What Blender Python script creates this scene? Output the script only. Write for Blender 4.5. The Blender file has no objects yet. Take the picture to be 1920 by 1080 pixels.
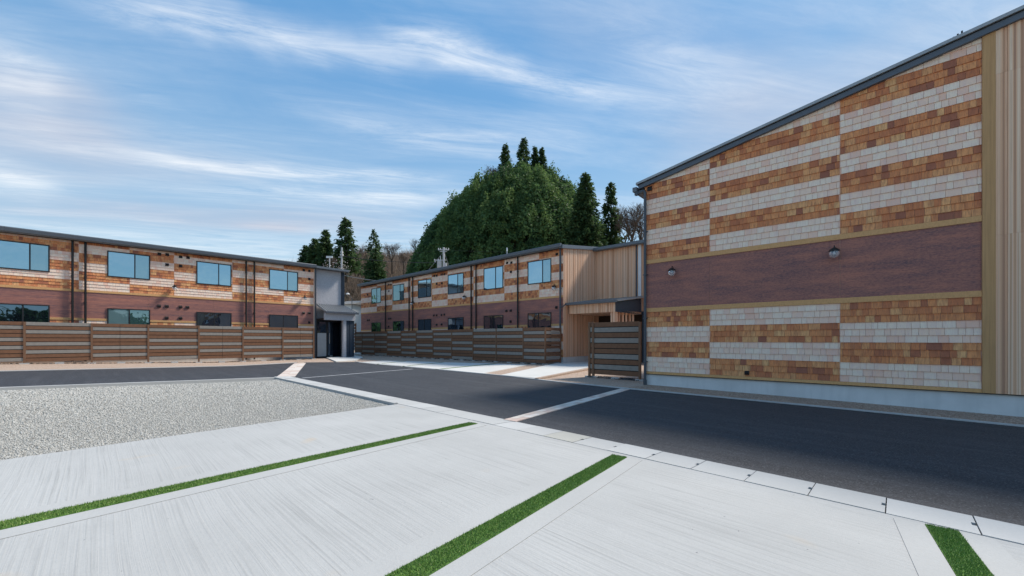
import bpy, bmesh, math, random
import numpy as np
from mathutils import Vector, Matrix

S = bpy.context.scene
COL = S.collection
rnd = random.Random(7)
R = math.radians

# ------------------------------------------------------------------ camera, sky, sun, exposure
EYE = 1.27            # eye height over the paved court
FOC = 756.0           # focal length in pixels of the 1920 px frame
HZ = 637.0            # pixel row of the horizon
cam_d = bpy.data.cameras.new('camera'); cam = bpy.data.objects.new('camera', cam_d); COL.objects.link(cam)
cam.location = (0, 0, EYE); cam.rotation_euler = (R(90), 0, 0)
cam_d.sensor_width = 36; cam_d.lens = 36*FOC/1920
cam_d.shift_y = (HZ-540)/1920
cam_d.clip_start = .05; cam_d.clip_end = 5000
S.camera = cam
S.view_settings.view_transform = 'Standard'
S.view_settings.look = 'None'
S.view_settings.gamma = 1
S.view_settings.use_curve_mapping = False
S.view_settings.exposure = 1.85
SUN_AZ, SUN_EL = R(59), R(47)      # azimuth clockwise from +Y
SUN_W, SKY_W = 1.4, 0.15
sun_d = bpy.data.lights.new('sun', 'SUN'); sun = bpy.data.objects.new('sun', sun_d); COL.objects.link(sun)
sun_d.energy = SUN_W; sun_d.angle = R(10); sun_d.color = (1, .93, .83)
sd = Vector((math.sin(SUN_AZ)*math.cos(SUN_EL), math.cos(SUN_AZ)*math.cos(SUN_EL), math.sin(SUN_EL)))
sun.rotation_euler = (-sd).to_track_quat('-Z', 'Y').to_euler()

W = bpy.data.worlds.new('World'); S.world = W; W.use_nodes = True

class NT:
    """small helper that writes node trees"""
    def __init__(s, nt): s.nt = nt
    def n(s, t, **k):
        o = s.nt.nodes.new(t)
        for a, b in k.items(): setattr(o, a, b)
        return o
    def put(s, sock, v):
        if isinstance(v, bpy.types.NodeSocket): s.nt.links.new(v, sock)
        elif v is not None: sock.default_value = v
    def m(s, op, a, b=None, c=None, clamp=False):
        o = s.n('ShaderNodeMath', operation=op); o.use_clamp = clamp
        s.put(o.inputs[0], a)
        if b is not None: s.put(o.inputs[1], b)
        if c is not None: s.put(o.inputs[2], c)
        return o.outputs[0]
    def vm(s, op, a, b=None):
        o = s.n('ShaderNodeVectorMath', operation=op)
        s.put(o.inputs[0], a)
        if b is not None: s.put(o.inputs[1], b)
        return o.outputs[1] if op in ('DOT_PRODUCT', 'LENGTH') else o.outputs[0]
    def xyz(s, x, y, z):
        o = s.n('ShaderNodeCombineXYZ')
        for i, v in enumerate((x, y, z)): s.put(o.inputs[i], v)
        return o.outputs[0]
    def sep(s, v):
        o = s.n('ShaderNodeSeparateXYZ'); s.put(o.inputs[0], v); return o.outputs
    def noise(s, vec, scale=5, detail=3, rough=.5, w=None, dist=0):
        o = s.n('ShaderNodeTexNoise'); s.put(o.inputs['Vector'], vec)
        o.inputs['Scale'].default_value = scale; o.inputs['Detail'].default_value = detail
        o.inputs['Roughness'].default_value = rough; o.inputs['Distortion'].default_value = dist
        return o.outputs['Fac']
    def mix(s, f, a, b, mode='MIX'):
        o = s.n('ShaderNodeMix', data_type='RGBA', blend_type=mode)
        s.put(o.inputs[0], f)
        for i, v in ((6, a), (7, b)):
            s.put(o.inputs[i], v if isinstance(v, bpy.types.NodeSocket) else (*v[:3], 1))
        return o.outputs[2]
    def ramp(s, f, stops, interp='LINEAR'):
        o = s.n('ShaderNodeValToRGB'); s.put(o.inputs[0], f); cr = o.color_ramp; cr.interpolation = interp
        while len(cr.elements) < len(stops): cr.elements.new(.5)
        for e, (p, c) in zip(cr.elements, stops):
            e.position = p; e.color = (*c, 1) if len(c) == 3 else c
        return o.outputs[0]
    def mr(s, v, a, b, c=0, d=1):
        o = s.n('ShaderNodeMapRange'); o.clamp = True; s.put(o.inputs[0], v)
        for i, q in zip((1, 2, 3, 4), (a, b, c, d)): o.inputs[i].default_value = q
        return o.outputs[0]

wt = NT(W.node_tree)
for n_ in list(W.node_tree.nodes): W.node_tree.nodes.remove(n_)
sky = wt.n('ShaderNodeTexSky'); sky.sky_type = 'NISHITA'; sky.sun_disc = False
sky.sun_elevation = SUN_EL; sky.sun_rotation = SUN_AZ; sky.altitude = 300; sky.air_density = 1.0; sky.dust_density = .6; sky.ozone_density = 2.2
dirv = wt.n('ShaderNodeTexCoord').outputs['Generated']
dx, dy, dz = wt.sep(dirv)
az = wt.m('ARCTAN2', dx, dy)
el = wt.m('ARCSINE', dz)
azel = wt.xyz(az, el, 0)
warp = wt.n('ShaderNodeTexNoise'); wt.put(warp.inputs['Vector'], wt.xyz(wt.m('MULTIPLY', az, 2.2), wt.m('MULTIPLY', el, 5), 0))
warp.inputs['Scale'].default_value = 1.6; warp.inputs['Detail'].default_value = 5
wv = wt.vm('SUBTRACT', warp.outputs['Color'], (.5, .5, .5))
def azel_of(px, py):
    a = math.atan((px-960)/FOC); return a, math.atan((HZ-py)/FOC*math.cos(a))
def streak(x0, y0, x1, y1, th, st, wob=.05, soft=1.0):
    (a0, e0), (a1, e1) = azel_of(x0, y0), azel_of(x1, y1)
    ca, ce = (a0+a1)/2, (e0+e1)/2; L = math.hypot(a1-a0, e1-e0)/2; an = math.atan2(e1-e0, a1-a0)
    t = th/FOC*math.cos(ca)
    v = wt.vm('ADD', azel, wt.vm('MULTIPLY', wv, (wob, wob, 0)))
    ux, uy, _ = wt.sep(wt.vm('SUBTRACT', v, (ca, ce, 0)))
    c, s_ = math.cos(an), math.sin(an)
    p = wt.m('ADD', wt.m('MULTIPLY', ux, c/L), wt.m('MULTIPLY', uy, s_/L))
    q = wt.m('ADD', wt.m('MULTIPLY', ux, -s_/t), wt.m('MULTIPLY', uy, c/t))
    r2 = wt.m('ADD', wt.m('POWER', wt.m('ABSOLUTE', p), 3.0), wt.m('MULTIPLY', q, q))
    return wt.m('MULTIPLY', wt.m('EXPONENT', wt.m('MULTIPLY', r2, -1.0)), st)
def addall(l):
    o = l[0]
    for x in l[1:]: o = wt.m('ADD', o, x)
    return o
white = addall([streak(150, -30, 620, 75, 30, .62, .12), streak(600, 70, 900, 95, 24, .5, .1),
                streak(780, 75, 1200, 175, 20, .62, .08), streak(1150, 60, 1420, 150, 26, .22, .1),
                streak(240, 288, 820, 326, 11, .62, .03), streak(400, 350, 880, 368, 16, .42, .05),
                streak(600, 205, 960, 280, 15, .3, .06), streak(-60, 300, 110, 345, 30, .5, .08),
                streak(-200, 445, 900, 462, 34, .30, .05), streak(-40, 130, 120, 190, 45, .35, .1)])
grey = addall([streak(-160, 170, 240, 225, 60, .6, .12), streak(-100, 375, 760, 405, 26, .62, .06),
               streak(440, 425, 580, 428, 9, .5, .05), streak(1250, 230, 2150, 130, 120, .62, .15),
               streak(-300, 250, 500, 300, 45, .33, .1), streak(950, 20, 1300, 60, 40, .2, .1)])
# fine wisps: stretched noise in the plane the cirrus lies in
pl = wt.m('MAXIMUM', dz, .03)
cx, cy = wt.m('DIVIDE', dx, pl), wt.m('DIVIDE', dy, pl)
rx_, ry_ = wt.m('ADD', wt.m('MULTIPLY', cx, .97), wt.m('MULTIPLY', cy, .22)), wt.m('SUBTRACT', wt.m('MULTIPLY', cy, .97), wt.m('MULTIPLY', cx, .22))
w1 = wt.noise(wt.xyz(wt.m('MULTIPLY', rx_, .45), wt.m('MULTIPLY', ry_, 1.5), 3.3), 1.1, 7, .6, dist=.6)
w2 = wt.noise(wt.xyz(wt.m('MULTIPLY', rx_, 1.0), wt.m('MULTIPLY', ry_, 5.0), 1.7), 1.5, 9, .72, dist=.7)
wisp = wt.m('MULTIPLY', wt.mr(w1, .40, .78), wt.mr(w2, .25, .7))
tex = wt.mr(w2, .32, .64, .15, 1.15)
fw = wt.m('ADD', wt.m('MULTIPLY', wt.m('MULTIPLY', white, .85), tex), wt.m('MULTIPLY', wisp, .44), clamp=True)
fg = wt.m('MULTIPLY', grey, wt.mr(w1, .3, .65, .55, 1.1), clamp=True)
lumr = wt.vm('DOT_PRODUCT', sky.outputs[0], (.2, .6, .2))
soft_ = wt.m('DIVIDE', 1.0, wt.m('ADD', 1.0, wt.m('MULTIPLY', lumr, .16)))      # hazy air: the sun side glares less
skyc = wt.mix(1.0, wt.mix(1.0, sky.outputs[0], (.52, .64, .60), 'MULTIPLY'), wt.xyz(soft_, soft_, soft_), 'MULTIPLY')
hz_ = wt.mr(dz, 0, .55)                      # thin high veil that evens out the whole sky
veil = wt.mix(hz_, (1.02, 1.32, 1.50), (.22, .62, 1.22))
skyc = wt.mix(.78, skyc, veil)
c1 = wt.mix(fg, skyc, (1.02, 1.08, 1.30))
c2 = wt.mix(fw, c1, (2.1, 2.12, 2.12))
bg = wt.n('ShaderNodeBackground'); wt.put(bg.inputs[0], c2); bg.inputs[1].default_value = SKY_W
wo = wt.n('ShaderNodeOutputWorld'); W.node_tree.links.new(bg.outputs[0], wo.inputs[0])

# ------------------------------------------------------------------ helpers: objects
def tag(o, label=None, cat=None, group=None, kind=None):
    if label: o['label'] = label
    if cat: o['category'] = cat
    if group: o['group'] = group
    if kind: o['kind'] = kind
    return o
def empty(name, loc=(0, 0, 0), rz=0):
    o = bpy.data.objects.new(name, None); COL.objects.link(o); o.location = loc; o.rotation_euler = (0, 0, rz)
    o.empty_display_size = .2
    return o
def link(name, me, mat=None, parent=None, loc=None, rz=None):
    o = bpy.data.objects.new(name, me); COL.objects.link(o)
    if mat and not me.materials: me.materials.append(mat)
    if parent: o.parent = parent
    if loc is not None: o.location = loc
    if rz is not None: o.rotation_euler = (0, 0, rz)
    return o
class MB:
    def __init__(s): s.v = []; s.f = []
    def box(s, x0, x1, y0, y1, z0, z1):
        b = len(s.v)
        s.v += [(x0, y0, z0), (x1, y0, z0), (x1, y1, z0), (x0, y1, z0), (x0, y0, z1), (x1, y0, z1), (x1, y1, z1), (x0, y1, z1)]
        s.f += [tuple(b+i for i in q) for q in ((0, 3, 2, 1), (4, 5, 6, 7), (0, 1, 5, 4), (1, 2, 6, 5), (2, 3, 7, 6), (3, 0, 4, 7))]
        return s
    def poly(s, pts):
        b = len(s.v); s.v += [tuple(p) for p in pts]; s.f.append(tuple(range(b, b+len(pts)))); return s
    def hexa(s, p):      # eight corners, order as in box
        b = len(s.v); s.v += [tuple(q) for q in p]
        s.f += [tuple(b+i for i in q) for q in ((0, 3, 2, 1), (4, 5, 6, 7), (0, 1, 5, 4), (1, 2, 6, 5), (2, 3, 7, 6), (3, 0, 4, 7))]
        return s
    def prism(s, pts, z0, z1):   # xy outline, counterclockwise
        n = len(pts); b = len(s.v)
        s.v += [(p[0], p[1], z0) for p in pts]+[(p[0], p[1], z1) for p in pts]
        s.f.append(tuple(b+n-1-i for i in range(n))); s.f.append(tuple(b+n+i for i in range(n)))
        for i in range(n): j = (i+1) % n; s.f.append((b+i, b+j, b+n+j, b+n+i))
        return s
    def extx(s, prof, x0, x1):   # profile in (y, z) run along x
        n = len(prof); b = len(s.v)
        s.v += [(x0, y, z) for y, z in prof]+[(x1, y, z) for y, z in prof]
        s.f.append(tuple(b+i for i in range(n))); s.f.append(tuple(b+2*n-1-i for i in range(n)))
        for i in range(n): j = (i+1) % n; s.f.append((b+i, b+n+i, b+n+j, b+j))
        return s
    def tube(s, a, b_, r0, r1=None, n=6, cap=True):
        a, b_ = Vector(a), Vector(b_); r1 = r0 if r1 is None else r1
        d = b_-a
        if d.length < 1e-6: return s
        d.normalize(); u = d.orthogonal().normalized(); w = d.cross(u); b = len(s.v)
        for (p, r) in ((a, r0), (b_, r1)):
            for i in range(n):
                t = 2*math.pi*i/n; s.v.append(tuple(p+(u*math.cos(t)+w*math.sin(t))*r))
        for i in range(n): j = (i+1) % n; s.f.append((b+i, b+j, b+n+j, b+n+i))
        if cap: s.f.append(tuple(b+n-1-i for i in range(n))); s.f.append(tuple(b+n+i for i in range(n)))
        return s
    def path(s, pts, r, n=6):
        for p, q in zip(pts[:-1], pts[1:]): s.tube(p, q, r, r, n)
        return s
    def lathe(s, prof, c, n=16, fl=0.0):   # profile of (radius, z); fl = rib depth
        b = len(s.v)
        for r, z in prof:
            for i in range(n):
                t = 2*math.pi*i/n; q = r*(1-(fl if i % 2 else 0)); s.v.append((c[0]+q*math.cos(t), c[1]+q*math.sin(t), c[2]+z))
        for k in range(len(prof)-1):
            for i in range(n):
                j = (i+1) % n; s.f.append((b+k*n+i, b+k*n+j, b+(k+1)*n+j, b+(k+1)*n+i))
        return s
    def mesh(s, name, smooth=False):
        me = bpy.data.meshes.new(name); me.from_pydata(s.v, [], s.f)
        if smooth: me.polygons.foreach_set('use_smooth', [True]*len(s.f))
        me.update(); return me
    def build(s, name, mat, parent=None, smooth=False, kind=None, bevel=0):
        me = s.mesh(name, smooth); o = link(name, me, mat, parent)
        if kind: o['kind'] = kind
        if bevel:
            bm = bmesh.new(); bm.from_mesh(me); bmesh.ops.bevel(bm, geom=bm.edges[:], offset=bevel, segments=1, affect='EDGES'); bm.to_mesh(me); bm.free()
        return o
def np_mesh(name, verts, nper):
    """mesh from an (n*nper,3) array, nper = 3 or 4 corners to a face, no shared vertices"""
    verts = np.ascontiguousarray(verts, dtype=np.float32).reshape(-1, 3); nv = len(verts); nf = nv//nper
    me = bpy.data.meshes.new(name); me.vertices.add(nv); me.vertices.foreach_set('co', verts.ravel())
    me.loops.add(nv); me.loops.foreach_set('vertex_index', np.arange(nv, dtype=np.int32))
    me.polygons.add(nf); me.polygons.foreach_set('loop_start', np.arange(0, nv, nper, dtype=np.int32))
    me.polygons.foreach_set('loop_total', np.full(nf, nper, dtype=np.int32))
    me.update(calc_edges=True); return me
def np_mesh_idx(name, verts, faces):
    verts = np.ascontiguousarray(verts, dtype=np.float32).reshape(-1, 3); faces = np.asarray(faces, dtype=np.int32); nf, k = faces.shape
    me = bpy.data.meshes.new(name); me.vertices.add(len(verts)); me.vertices.foreach_set('co', verts.ravel())
    me.loops.add(nf*k); me.loops.foreach_set('vertex_index', faces.ravel())
    me.polygons.add(nf); me.polygons.foreach_set('loop_start', np.arange(0, nf*k, k, dtype=np.int32))
    me.polygons.foreach_set('loop_total', np.full(nf, k, dtype=np.int32))
    me.update(calc_edges=True); return me

# ------------------------------------------------------------------ materials
def srgb(r, g, b):
    return tuple((c/255/12.92 if c/255 <= .04045 else ((c/255+.055)/1.055)**2.4) for c in (r, g, b))
def material(name, fn, rough=.8, spec=.3, metal=0):
    m = bpy.data.materials.new(name); m.use_nodes = True; t = NT(m.node_tree)
    b = m.node_tree.nodes['Principled BSDF']; b.inputs['Roughness'].default_value = rough
    b.inputs['Specular IOR Level'].default_value = spec; b.inputs['Metallic'].default_value = metal
    res = fn(t, b)
    if res is not None: t.put(b.inputs['Base Color'], res if isinstance(res, bpy.types.NodeSocket) else (*res, 1))
    return m
def wpos(t): return t.n('ShaderNodeNewGeometry').outputs['Position']
def bump(t, b, h, dist=.01, st=1):
    o = t.n('ShaderNodeBump'); t.put(o.inputs['Height'], h); o.inputs['Distance'].default_value = dist; o.inputs['Strength'].default_value = st
    t.put(b.inputs['Normal'], o.outputs[0])
def rand_piece(t):
    a = t.n('ShaderNodeObjectInfo').outputs['Random']; g = t.n('ShaderNodeNewGeometry').outputs['Random Per Island']
    return t.m('FRACT', t.m('ADD', t.m('MULTIPLY', a, 7.31), g))
def flat(name, c, rough=.7, spec=.3, metal=0, var=.08, sc=6):
    def f(t, b):
        n = t.noise(wpos(t), sc, 4); k = t.mr(n, .3, .7, 1-var, 1+var)
        return t.mix(1, c, t.xyz(k, k, k), 'MULTIPLY')
    return material(name, f, rough, spec, metal)
def shingle_mat(name, stops, gdark, streakmix):
    def f(t, b):
        p = wpos(t); r = rand_piece(t); x, y, z = t.sep(p)
        base = t.ramp(r, stops)
        v = t.xyz(t.m('MULTIPLY', x, 55), t.m('MULTIPLY', y, 55), t.m('ADD', t.m('MULTIPLY', z, 4), t.m('MULTIPLY', r, 90)))
        g = t.noise(v, 1, 3, .6)
        v2 = t.xyz(t.m('MULTIPLY', x, 16), t.m('MULTIPLY', y, 16), t.m('ADD', t.m('MULTIPLY', z, 1.0), t.m('MULTIPLY', r, 50)))
        g2 = t.noise(v2, 1, 2, .5)
        c = t.mix(t.mr(g, .42, .72, 0, streakmix), base, gdark)
        c = t.mix(t.mr(g2, .45, .75, 0, streakmix*.8), c, gdark)
        bump(t, b, g, .003, .4)
        return c
    return material(name, f, .75, .2)
M = {}
M['cedar'] = shingle_mat('cedar_shingle', [(0, (.36, .14, .09)), (.12, (.55, .19, .09)), (.35, (.74, .27, .11)), (.65, (.84, .35, .14)), (.88, (.88, .42, .18)), (1, (.90, .50, .22))], (.30, .11, .07), .6)
M['pale'] = shingle_mat('pale_shingle', [(0, (.90, .56, .41)), (.2, (.94, .66, .49)), (.5, (.95, .73, .56)), (1, (.95, .79, .62))], (.80, .56, .50), .6)
def f(t, b):
    x, y, z = t.sep(wpos(t))
    h = t.m('ADD', x, t.m('MULTIPLY', y, -.6))
    v = t.xyz(t.m('MULTIPLY', h, .55), 0, t.m('MULTIPLY', z, 3.6))
    a = t.noise(v, 1.3, 6, .75); q = t.noise(t.xyz(t.m('MULTIPLY', h, 14), 0, t.m('MULTIPLY', z, 38)), 1, 5, .8)
    c = t.ramp(a, [(.36, (.20, .11, .115)), (.5, (.32, .145, .125)), (.62, (.46, .19, .14))])
    c = t.mix(t.mr(q, .47, .62, 0, .65), c, (.50, .22, .15)); c = t.mix(t.mr(q, .48, .34, 0, .6), c, (.11, .07, .08)); bump(t, b, q, .006, .7)
    return c
M['plum'] = material('plum_panel', f, .7, .25)
def wood(name, stops, grain, per=True, sx=70, rough=.7, zs=1.2, amt=.5):
    def f(t, b):
        r = rand_piece(t) if per else 0.3
        x, y, z = t.sep(wpos(t))
        if name == 'striped_plank':
            bands = t.noise(t.xyz(t.m('MULTIPLY', x, 11), t.m('MULTIPLY', y, 11), t.m('MULTIPLY', z, .02)), 1, 2, .6)
            r = t.m('ADD', t.mr(bands, .38, .62, 0, .8), t.m('MULTIPLY', r, .2))
        base = t.ramp(r, stops, 'LINEAR')
        v = t.xyz(t.m('MULTIPLY', x, sx), t.m('MULTIPLY', y, sx), t.m('ADD', t.m('MULTIPLY', z, zs), t.m('MULTIPLY', r, 37)))
        g = t.noise(v, 1, 4, .6, dist=.3); bump(t, b, g, .003, .4)
        return t.mix(t.mr(g, .4, .7, 0, amt), base, grain)
    return material(name, f, rough, .25)
M['plank'] = wood('striped_plank', [(0, (.46, .24, .16)), (.2, (.62, .35, .22)), (.4, (.82, .47, .29)), (.6, (.92, .60, .40)), (.8, (.94, .70, .51)), (1, (.62, .33, .20))], (.50, .30, .18), sx=60)
M['gold'] = wood('oak_trim', [(0, (.70, .38, .17)), (1, (.76, .43, .19))], (.48, .25, .10), sx=40, zs=20)
M['goldv'] = wood('oak_board', [(0, (.58, .33, .15)), (1, (.62, .36, .17))], (.36, .19, .085), sx=40)
M['slat_brown'] = flat('brown_slat', (.20, .10, .056), .6, .3, var=.12, sc=9)
M['slat_grey'] = flat('grey_slat', (.29, .265, .235), .55, .3, var=.08, sc=9)
M['post'] = flat('fence_post', (.20, .11, .065), .5)
M['frame'] = flat('window_frame', (.022, .02, .022), .35, .4)
M['dark'] = flat('black_metal', (.012, .012, .013), .45, .4)
M['gutter'] = flat('grey_gutter', (.12, .135, .155), .4, .5, var=.05)
M['fascia'] = flat('slate_fascia', (.10, .115, .14), .45, .5, var=.06)
M['roof'] = flat('metal_roof', (.34, .345, .35), .4, .5, metal=.2, var=.08)
M['navy'] = flat('navy_siding', (.035, .050, .072), .6, .3, var=.08)
M['pipe'] = flat('grey_pipe', (.075, .085, .10), .45, .4)
M['vent'] = flat('vent_black', (.02, .015, .015), .5)
M['foundation'] = None
def f(t, b):
    p = wpos(t); n = t.noise(p, 2.2, 5, .6); x, y, z = t.sep(p)
    s_ = t.noise(t.xyz(t.m('MULTIPLY', x, 6), t.m('MULTIPLY', y, 6), t.m('MULTIPLY', z, .8)), 1, 4)
    c = t.ramp(n, [(.3, (.64, .645, .64)), (.7, (.74, .74, .735))]); bump(t, b, n, .006, .4)
    return t.mix(t.mr(s_, .5, .8, 0, .3), c, (.40, .41, .42))
M['foundation'] = material('foundation_render', f, .8, .2)
def f(t, b):
    p = wpos(t); x, y, z = t.sep(p)
    n = t.noise(t.xyz(t.m('MULTIPLY', x, 9), t.m('MULTIPLY', y, 9), t.m('MULTIPLY', z, 22)), 1, 5, .7)
    bump(t, b, n, .008, .6); return t.ramp(n, [(.3, (.36, .355, .38)), (.7, (.52, .51, .53))])
M['bluegrey'] = material('bluegrey_stucco', f, .8, .2)
def f(t, b):
    p = wpos(t); n = t.noise(p, 62, 4, .85); m_ = t.noise(p, .9, 7, .75); l = t.noise(p, 90, 2)
    c = t.ramp(n, [(.36, (.012, .013, .016)), (.5, (.036, .038, .044)), (.62, (.070, .073, .082)), (.74, (.20, .20, .21))])
    c = t.mix(t.mr(m_, .4, .75, 0, .45), c, (.058, .06, .068))
    a_ = t.vm('DOT_PRODUCT', p, (-.72, .694, 0)); q_ = t.vm('DOT_PRODUCT', p, (.694, .72, 0))
    tr = t.noise(t.xyz(t.m('MULTIPLY', a_, .22), t.m('MULTIPLY', q_, 3.2), 0), 1, 5, .7)
    c = t.mix(t.mr(tr, .48, .72, 0, .55), c, (.085, .087, .095))
    v_ = t.n('ShaderNodeTexVoronoi'); t.put(v_.inputs['Vector'], p); v_.inputs['Scale'].default_value = 85
    gr = t.sep(v_.outputs['Color'])[0]; c = t.mix(t.mr(gr, .90, .95, 0, .45), c, (.15, .15, .16)); c = t.mix(t.mr(gr, .18, .10, 0, .5), c, (.010, .010, .012))
    st_ = t.noise(p, 5.5, 1, .3); c = t.mix(t.mr(st_, .83, .85, 0, .5), c, (.30, .30, .29)); bump(t, b, t.m('ADD', n, l), .004, .6)
    return c
M['asphalt'] = material('asphalt', f, .75, .3)
KD = (-.72, .694)        # direction the drain runs in
KN = (.694, .72)         # from the parking pad to the road
def concrete(name, broom, base=(.475, .47, .455), amt=.6):
    def f(t, b):
        p = wpos(t); big = t.noise(p, .6, 5, .6); fine = t.noise(p, 45, 4, .7)
        c = t.ramp(big, [(.3, tuple(v*.86 for v in base)), (.7, base)])
        c = t.mix(t.mr(fine, .45, .75, 0, .25), c, tuple(v*.7 for v in base))
        h = fine
        if broom:
            a = t.vm('DOT_PRODUCT', p, (KD[0], KD[1], 0)); q = t.vm('DOT_PRODUCT', p, (KN[0], KN[1], 0))
            wob = t.noise(p, .35, 2)
            q = t.m('ADD', q, t.m('MULTIPLY', wob, .10))
            s1 = t.noise(t.xyz(t.m('MULTIPLY', a, .5), t.m('MULTIPLY', q, 60), 0), 1, 4, .7)
            s2 = t.noise(t.xyz(t.m('MULTIPLY', a, .9), t.m('MULTIPLY', q, 21), 4), 1, 3, .6)
            patch = t.mr(t.noise(p, 1.1, 4, .6), .35, .65, .25, 1)
            c = t.mix(t.m('MULTIPLY', t.mr(s1, .5, .68, 0, amt), patch), c, tuple(v*.50 for v in base))
            c = t.mix(t.m('MULTIPLY', t.mr(s2, .52, .75, 0, amt*.7), patch), c, tuple(v*.62 for v in base))
            spots = t.noise(p, 1.7, 2, .4)
            c = t.mix(t.mr(spots, .70, .76, 0, .28), c, (.55, .40, .24))
            speck = t.noise(p, 26, 1)
            c = t.mix(t.mr(speck, .79, .81, 0, .7), c, (.12, .12, .13))
            h = t.m('ADD', t.m('MULTIPLY', s1, 1.4), fine)
        bump(t, b, h, .004, .55)
        return c
    return material(name, f, .85, .2)
M['broom'] = concrete('broomed_concrete', True)
M['smooth'] = concrete('smooth_concrete', False, (.53, .525, .51))
M['margin'] = concrete('trowelled_concrete', False, (.465, .46, .445))
M['slab'] = concrete('slab_concrete', False, (.49, .485, .47))
M['slab_tan'] = concrete('slab_tan', False, (.46, .445, .40))
M['pad'] = concrete('far_pad', False, (.64, .63, .60))
def speckle(name, stops, s1=60, s2=14, rough=.9, bd=.01):
    def f(t, b):
        p = wpos(t); v = t.n('ShaderNodeTexVoronoi'); t.put(v.inputs['Vector'], p); v.inputs['Scale'].default_value = s1
        n = t.noise(p, s2, 4, .7); r = t.m('FRACT', t.m('ADD', t.sep(v.outputs['Color'])[0], t.m('MULTIPLY', n, .35)))
        bump(t, b, v.outputs['Distance'], bd, .8); c = t.ramp(r, stops)
        return t.mix(t.mr(t.noise(p, .8, 3), .35, .7, 0, .25), c, stops[0][1])
    return material(name, f, rough, .2)
M['granite'] = speckle('decomposed_granite', [(0, (.30, .21, .16)), (.5, (.43, .32, .25)), (1, (.56, .45, .36))], 55)
M['gravelbed'] = speckle('gravel_bed', [(0, (.30, .285, .26)), (.5, (.39, .375, .345)), (1, (.47, .455, .42))], 60, bd=.02)
def f(t, b):
    r = rand_piece(t); return t.ramp(r, [(0, (.27, .255, .23)), (.2, (.38, .365, .335)), (.6, (.46, .445, .41)), (.97, (.55, .53, .49)), (1, (.14, .12, .10))])
M['pebble'] = material('pebble', f, .85, .25)
def f(t, b):
    r = rand_piece(t); return t.ramp(r, [(0, (.02, .02, .022)), (.5, (.05, .05, .055)), (.9, (.10, .10, .105)), (1, (.2, .2, .2))])
M['grit'] = speckle('grit', [(0, (.26, .18, .14)), (.5, (.42, .31, .24)), (1, (.58, .47, .38))], 30)
M['blackstone'] = material('dark_pebble', f, .7, .3)
def f(t, b):
    r = rand_piece(t); return t.ramp(r, [(0, (.62, .55, .48)), (.45, (.68, .62, .57)), (.6, (.56, .42, .36)), (1, (.60, .52, .45))])
M['paver'] = material('paver', f, .85, .2)
def f(t, b):
    r = rand_piece(t); t.put(b.inputs['Subsurface Weight'], 0.0)
    return t.ramp(r, [(0, (.09, .17, .035)), (.5, (.17, .30, .065)), (.85, (.24, .37, .10)), (1, (.44, .46, .22))])
M['turf'] = material('turf_blade', f, .6, .25)
M['turfbed'] = flat('turf_bed', (.09, .17, .04), .9, .1, var=.3, sc=50)
def leafy(name, stops, sc=.25, crowns=False):
    def f(t, b):
        r = rand_piece(t); n = t.noise(wpos(t), sc, 3, .6)
        if crowns:
            at_ = t.n('ShaderNodeAttribute'); at_.attribute_name = 'tone'
            k = t.m('ADD', t.m('MULTIPLY', r, .38), t.m('MULTIPLY', at_.outputs['Fac'], .62))
        else: k = t.m('ADD', t.m('MULTIPLY', r, .6), t.m('MULTIPLY', t.mr(n, .3, .7), .4))
        tr = t.n('ShaderNodeBsdfTranslucent'); c = t.ramp(k, stops); t.put(tr.inputs[0], c); mx = t.n('ShaderNodeMixShader'); mx.inputs[0].default_value = .4
        o = t.nt.nodes['Material Output']; t.put(mx.inputs[1], b.outputs[0]); t.put(mx.inputs[2], tr.outputs[0]); t.put(o.inputs[0], mx.outputs[0])
        return c
    return material(name, f, .65, .2)
M['conifer'] = leafy('conifer_leaf', [(0, (.026, .056, .026)), (.5, (.062, .112, .042)), (1, (.13, .185, .065))])
M['conifer_brown'] = leafy('conifer_leaf_brown', [(0, (.018, .026, .013)), (.5, (.036, .042, .019)), (1, (.075, .066, .034))])
M['wood_leaf'] = leafy('broadleaf', [(0, (.030, .066, .030)), (.35, (.075, .140, .050)), (.7, (.14, .22, .07)), (1, (.23, .30, .11))], .13, True)
M['bark'] = flat('bark', (.075, .055, .042), .9, .1, var=.25, sc=2)
M['twig'] = leafy('bare_twig', [(0, (.11, .085, .068)), (.5, (.19, .145, .115)), (1, (.29, .23, .19))], .1)
M['scrub'] = leafy('scrub_twig', [(0, (.13, .095, .07)), (.5, (.25, .185, .14)), (.85, (.38, .29, .22)), (1, (.20, .21, .09))], .12)
M['blossom'] = flat('blossom', (.55, .50, .48), .8, .1)
M['hillsoil'] = flat('hill_soil', (.05, .042, .026), .95, .1, var=.3, sc=.3)
M['earth'] = flat('earth', (.22, .19, .15), .95, .1, var=.3, sc=.05)
M['polecrete'] = flat('pole_concrete', (.52, .52, .52), .8, .2, var=.05)
M['wire'] = flat('wire', (.05, .05, .055), .6)
M['wirelight'] = flat('wire_light', (.42, .42, .44), .6)
M['whitepaint'] = flat('white_paint', (.72, .72, .72), .6, .3, var=.06)
M['houseroof'] = flat('pale_tile_roof', (.34, .32, .30), .8, .2, var=.15, sc=2)
M['purpleroof'] = flat('plum_tile_roof', (.13, .095, .105), .8, .2, var=.2, sc=2)
M['frost'] = flat('frosted_sheet', (.42, .43, .43), .5, .3, var=.04)
M['timberdark'] = flat('timber_dark', (.055, .035, .024), .8)
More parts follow.
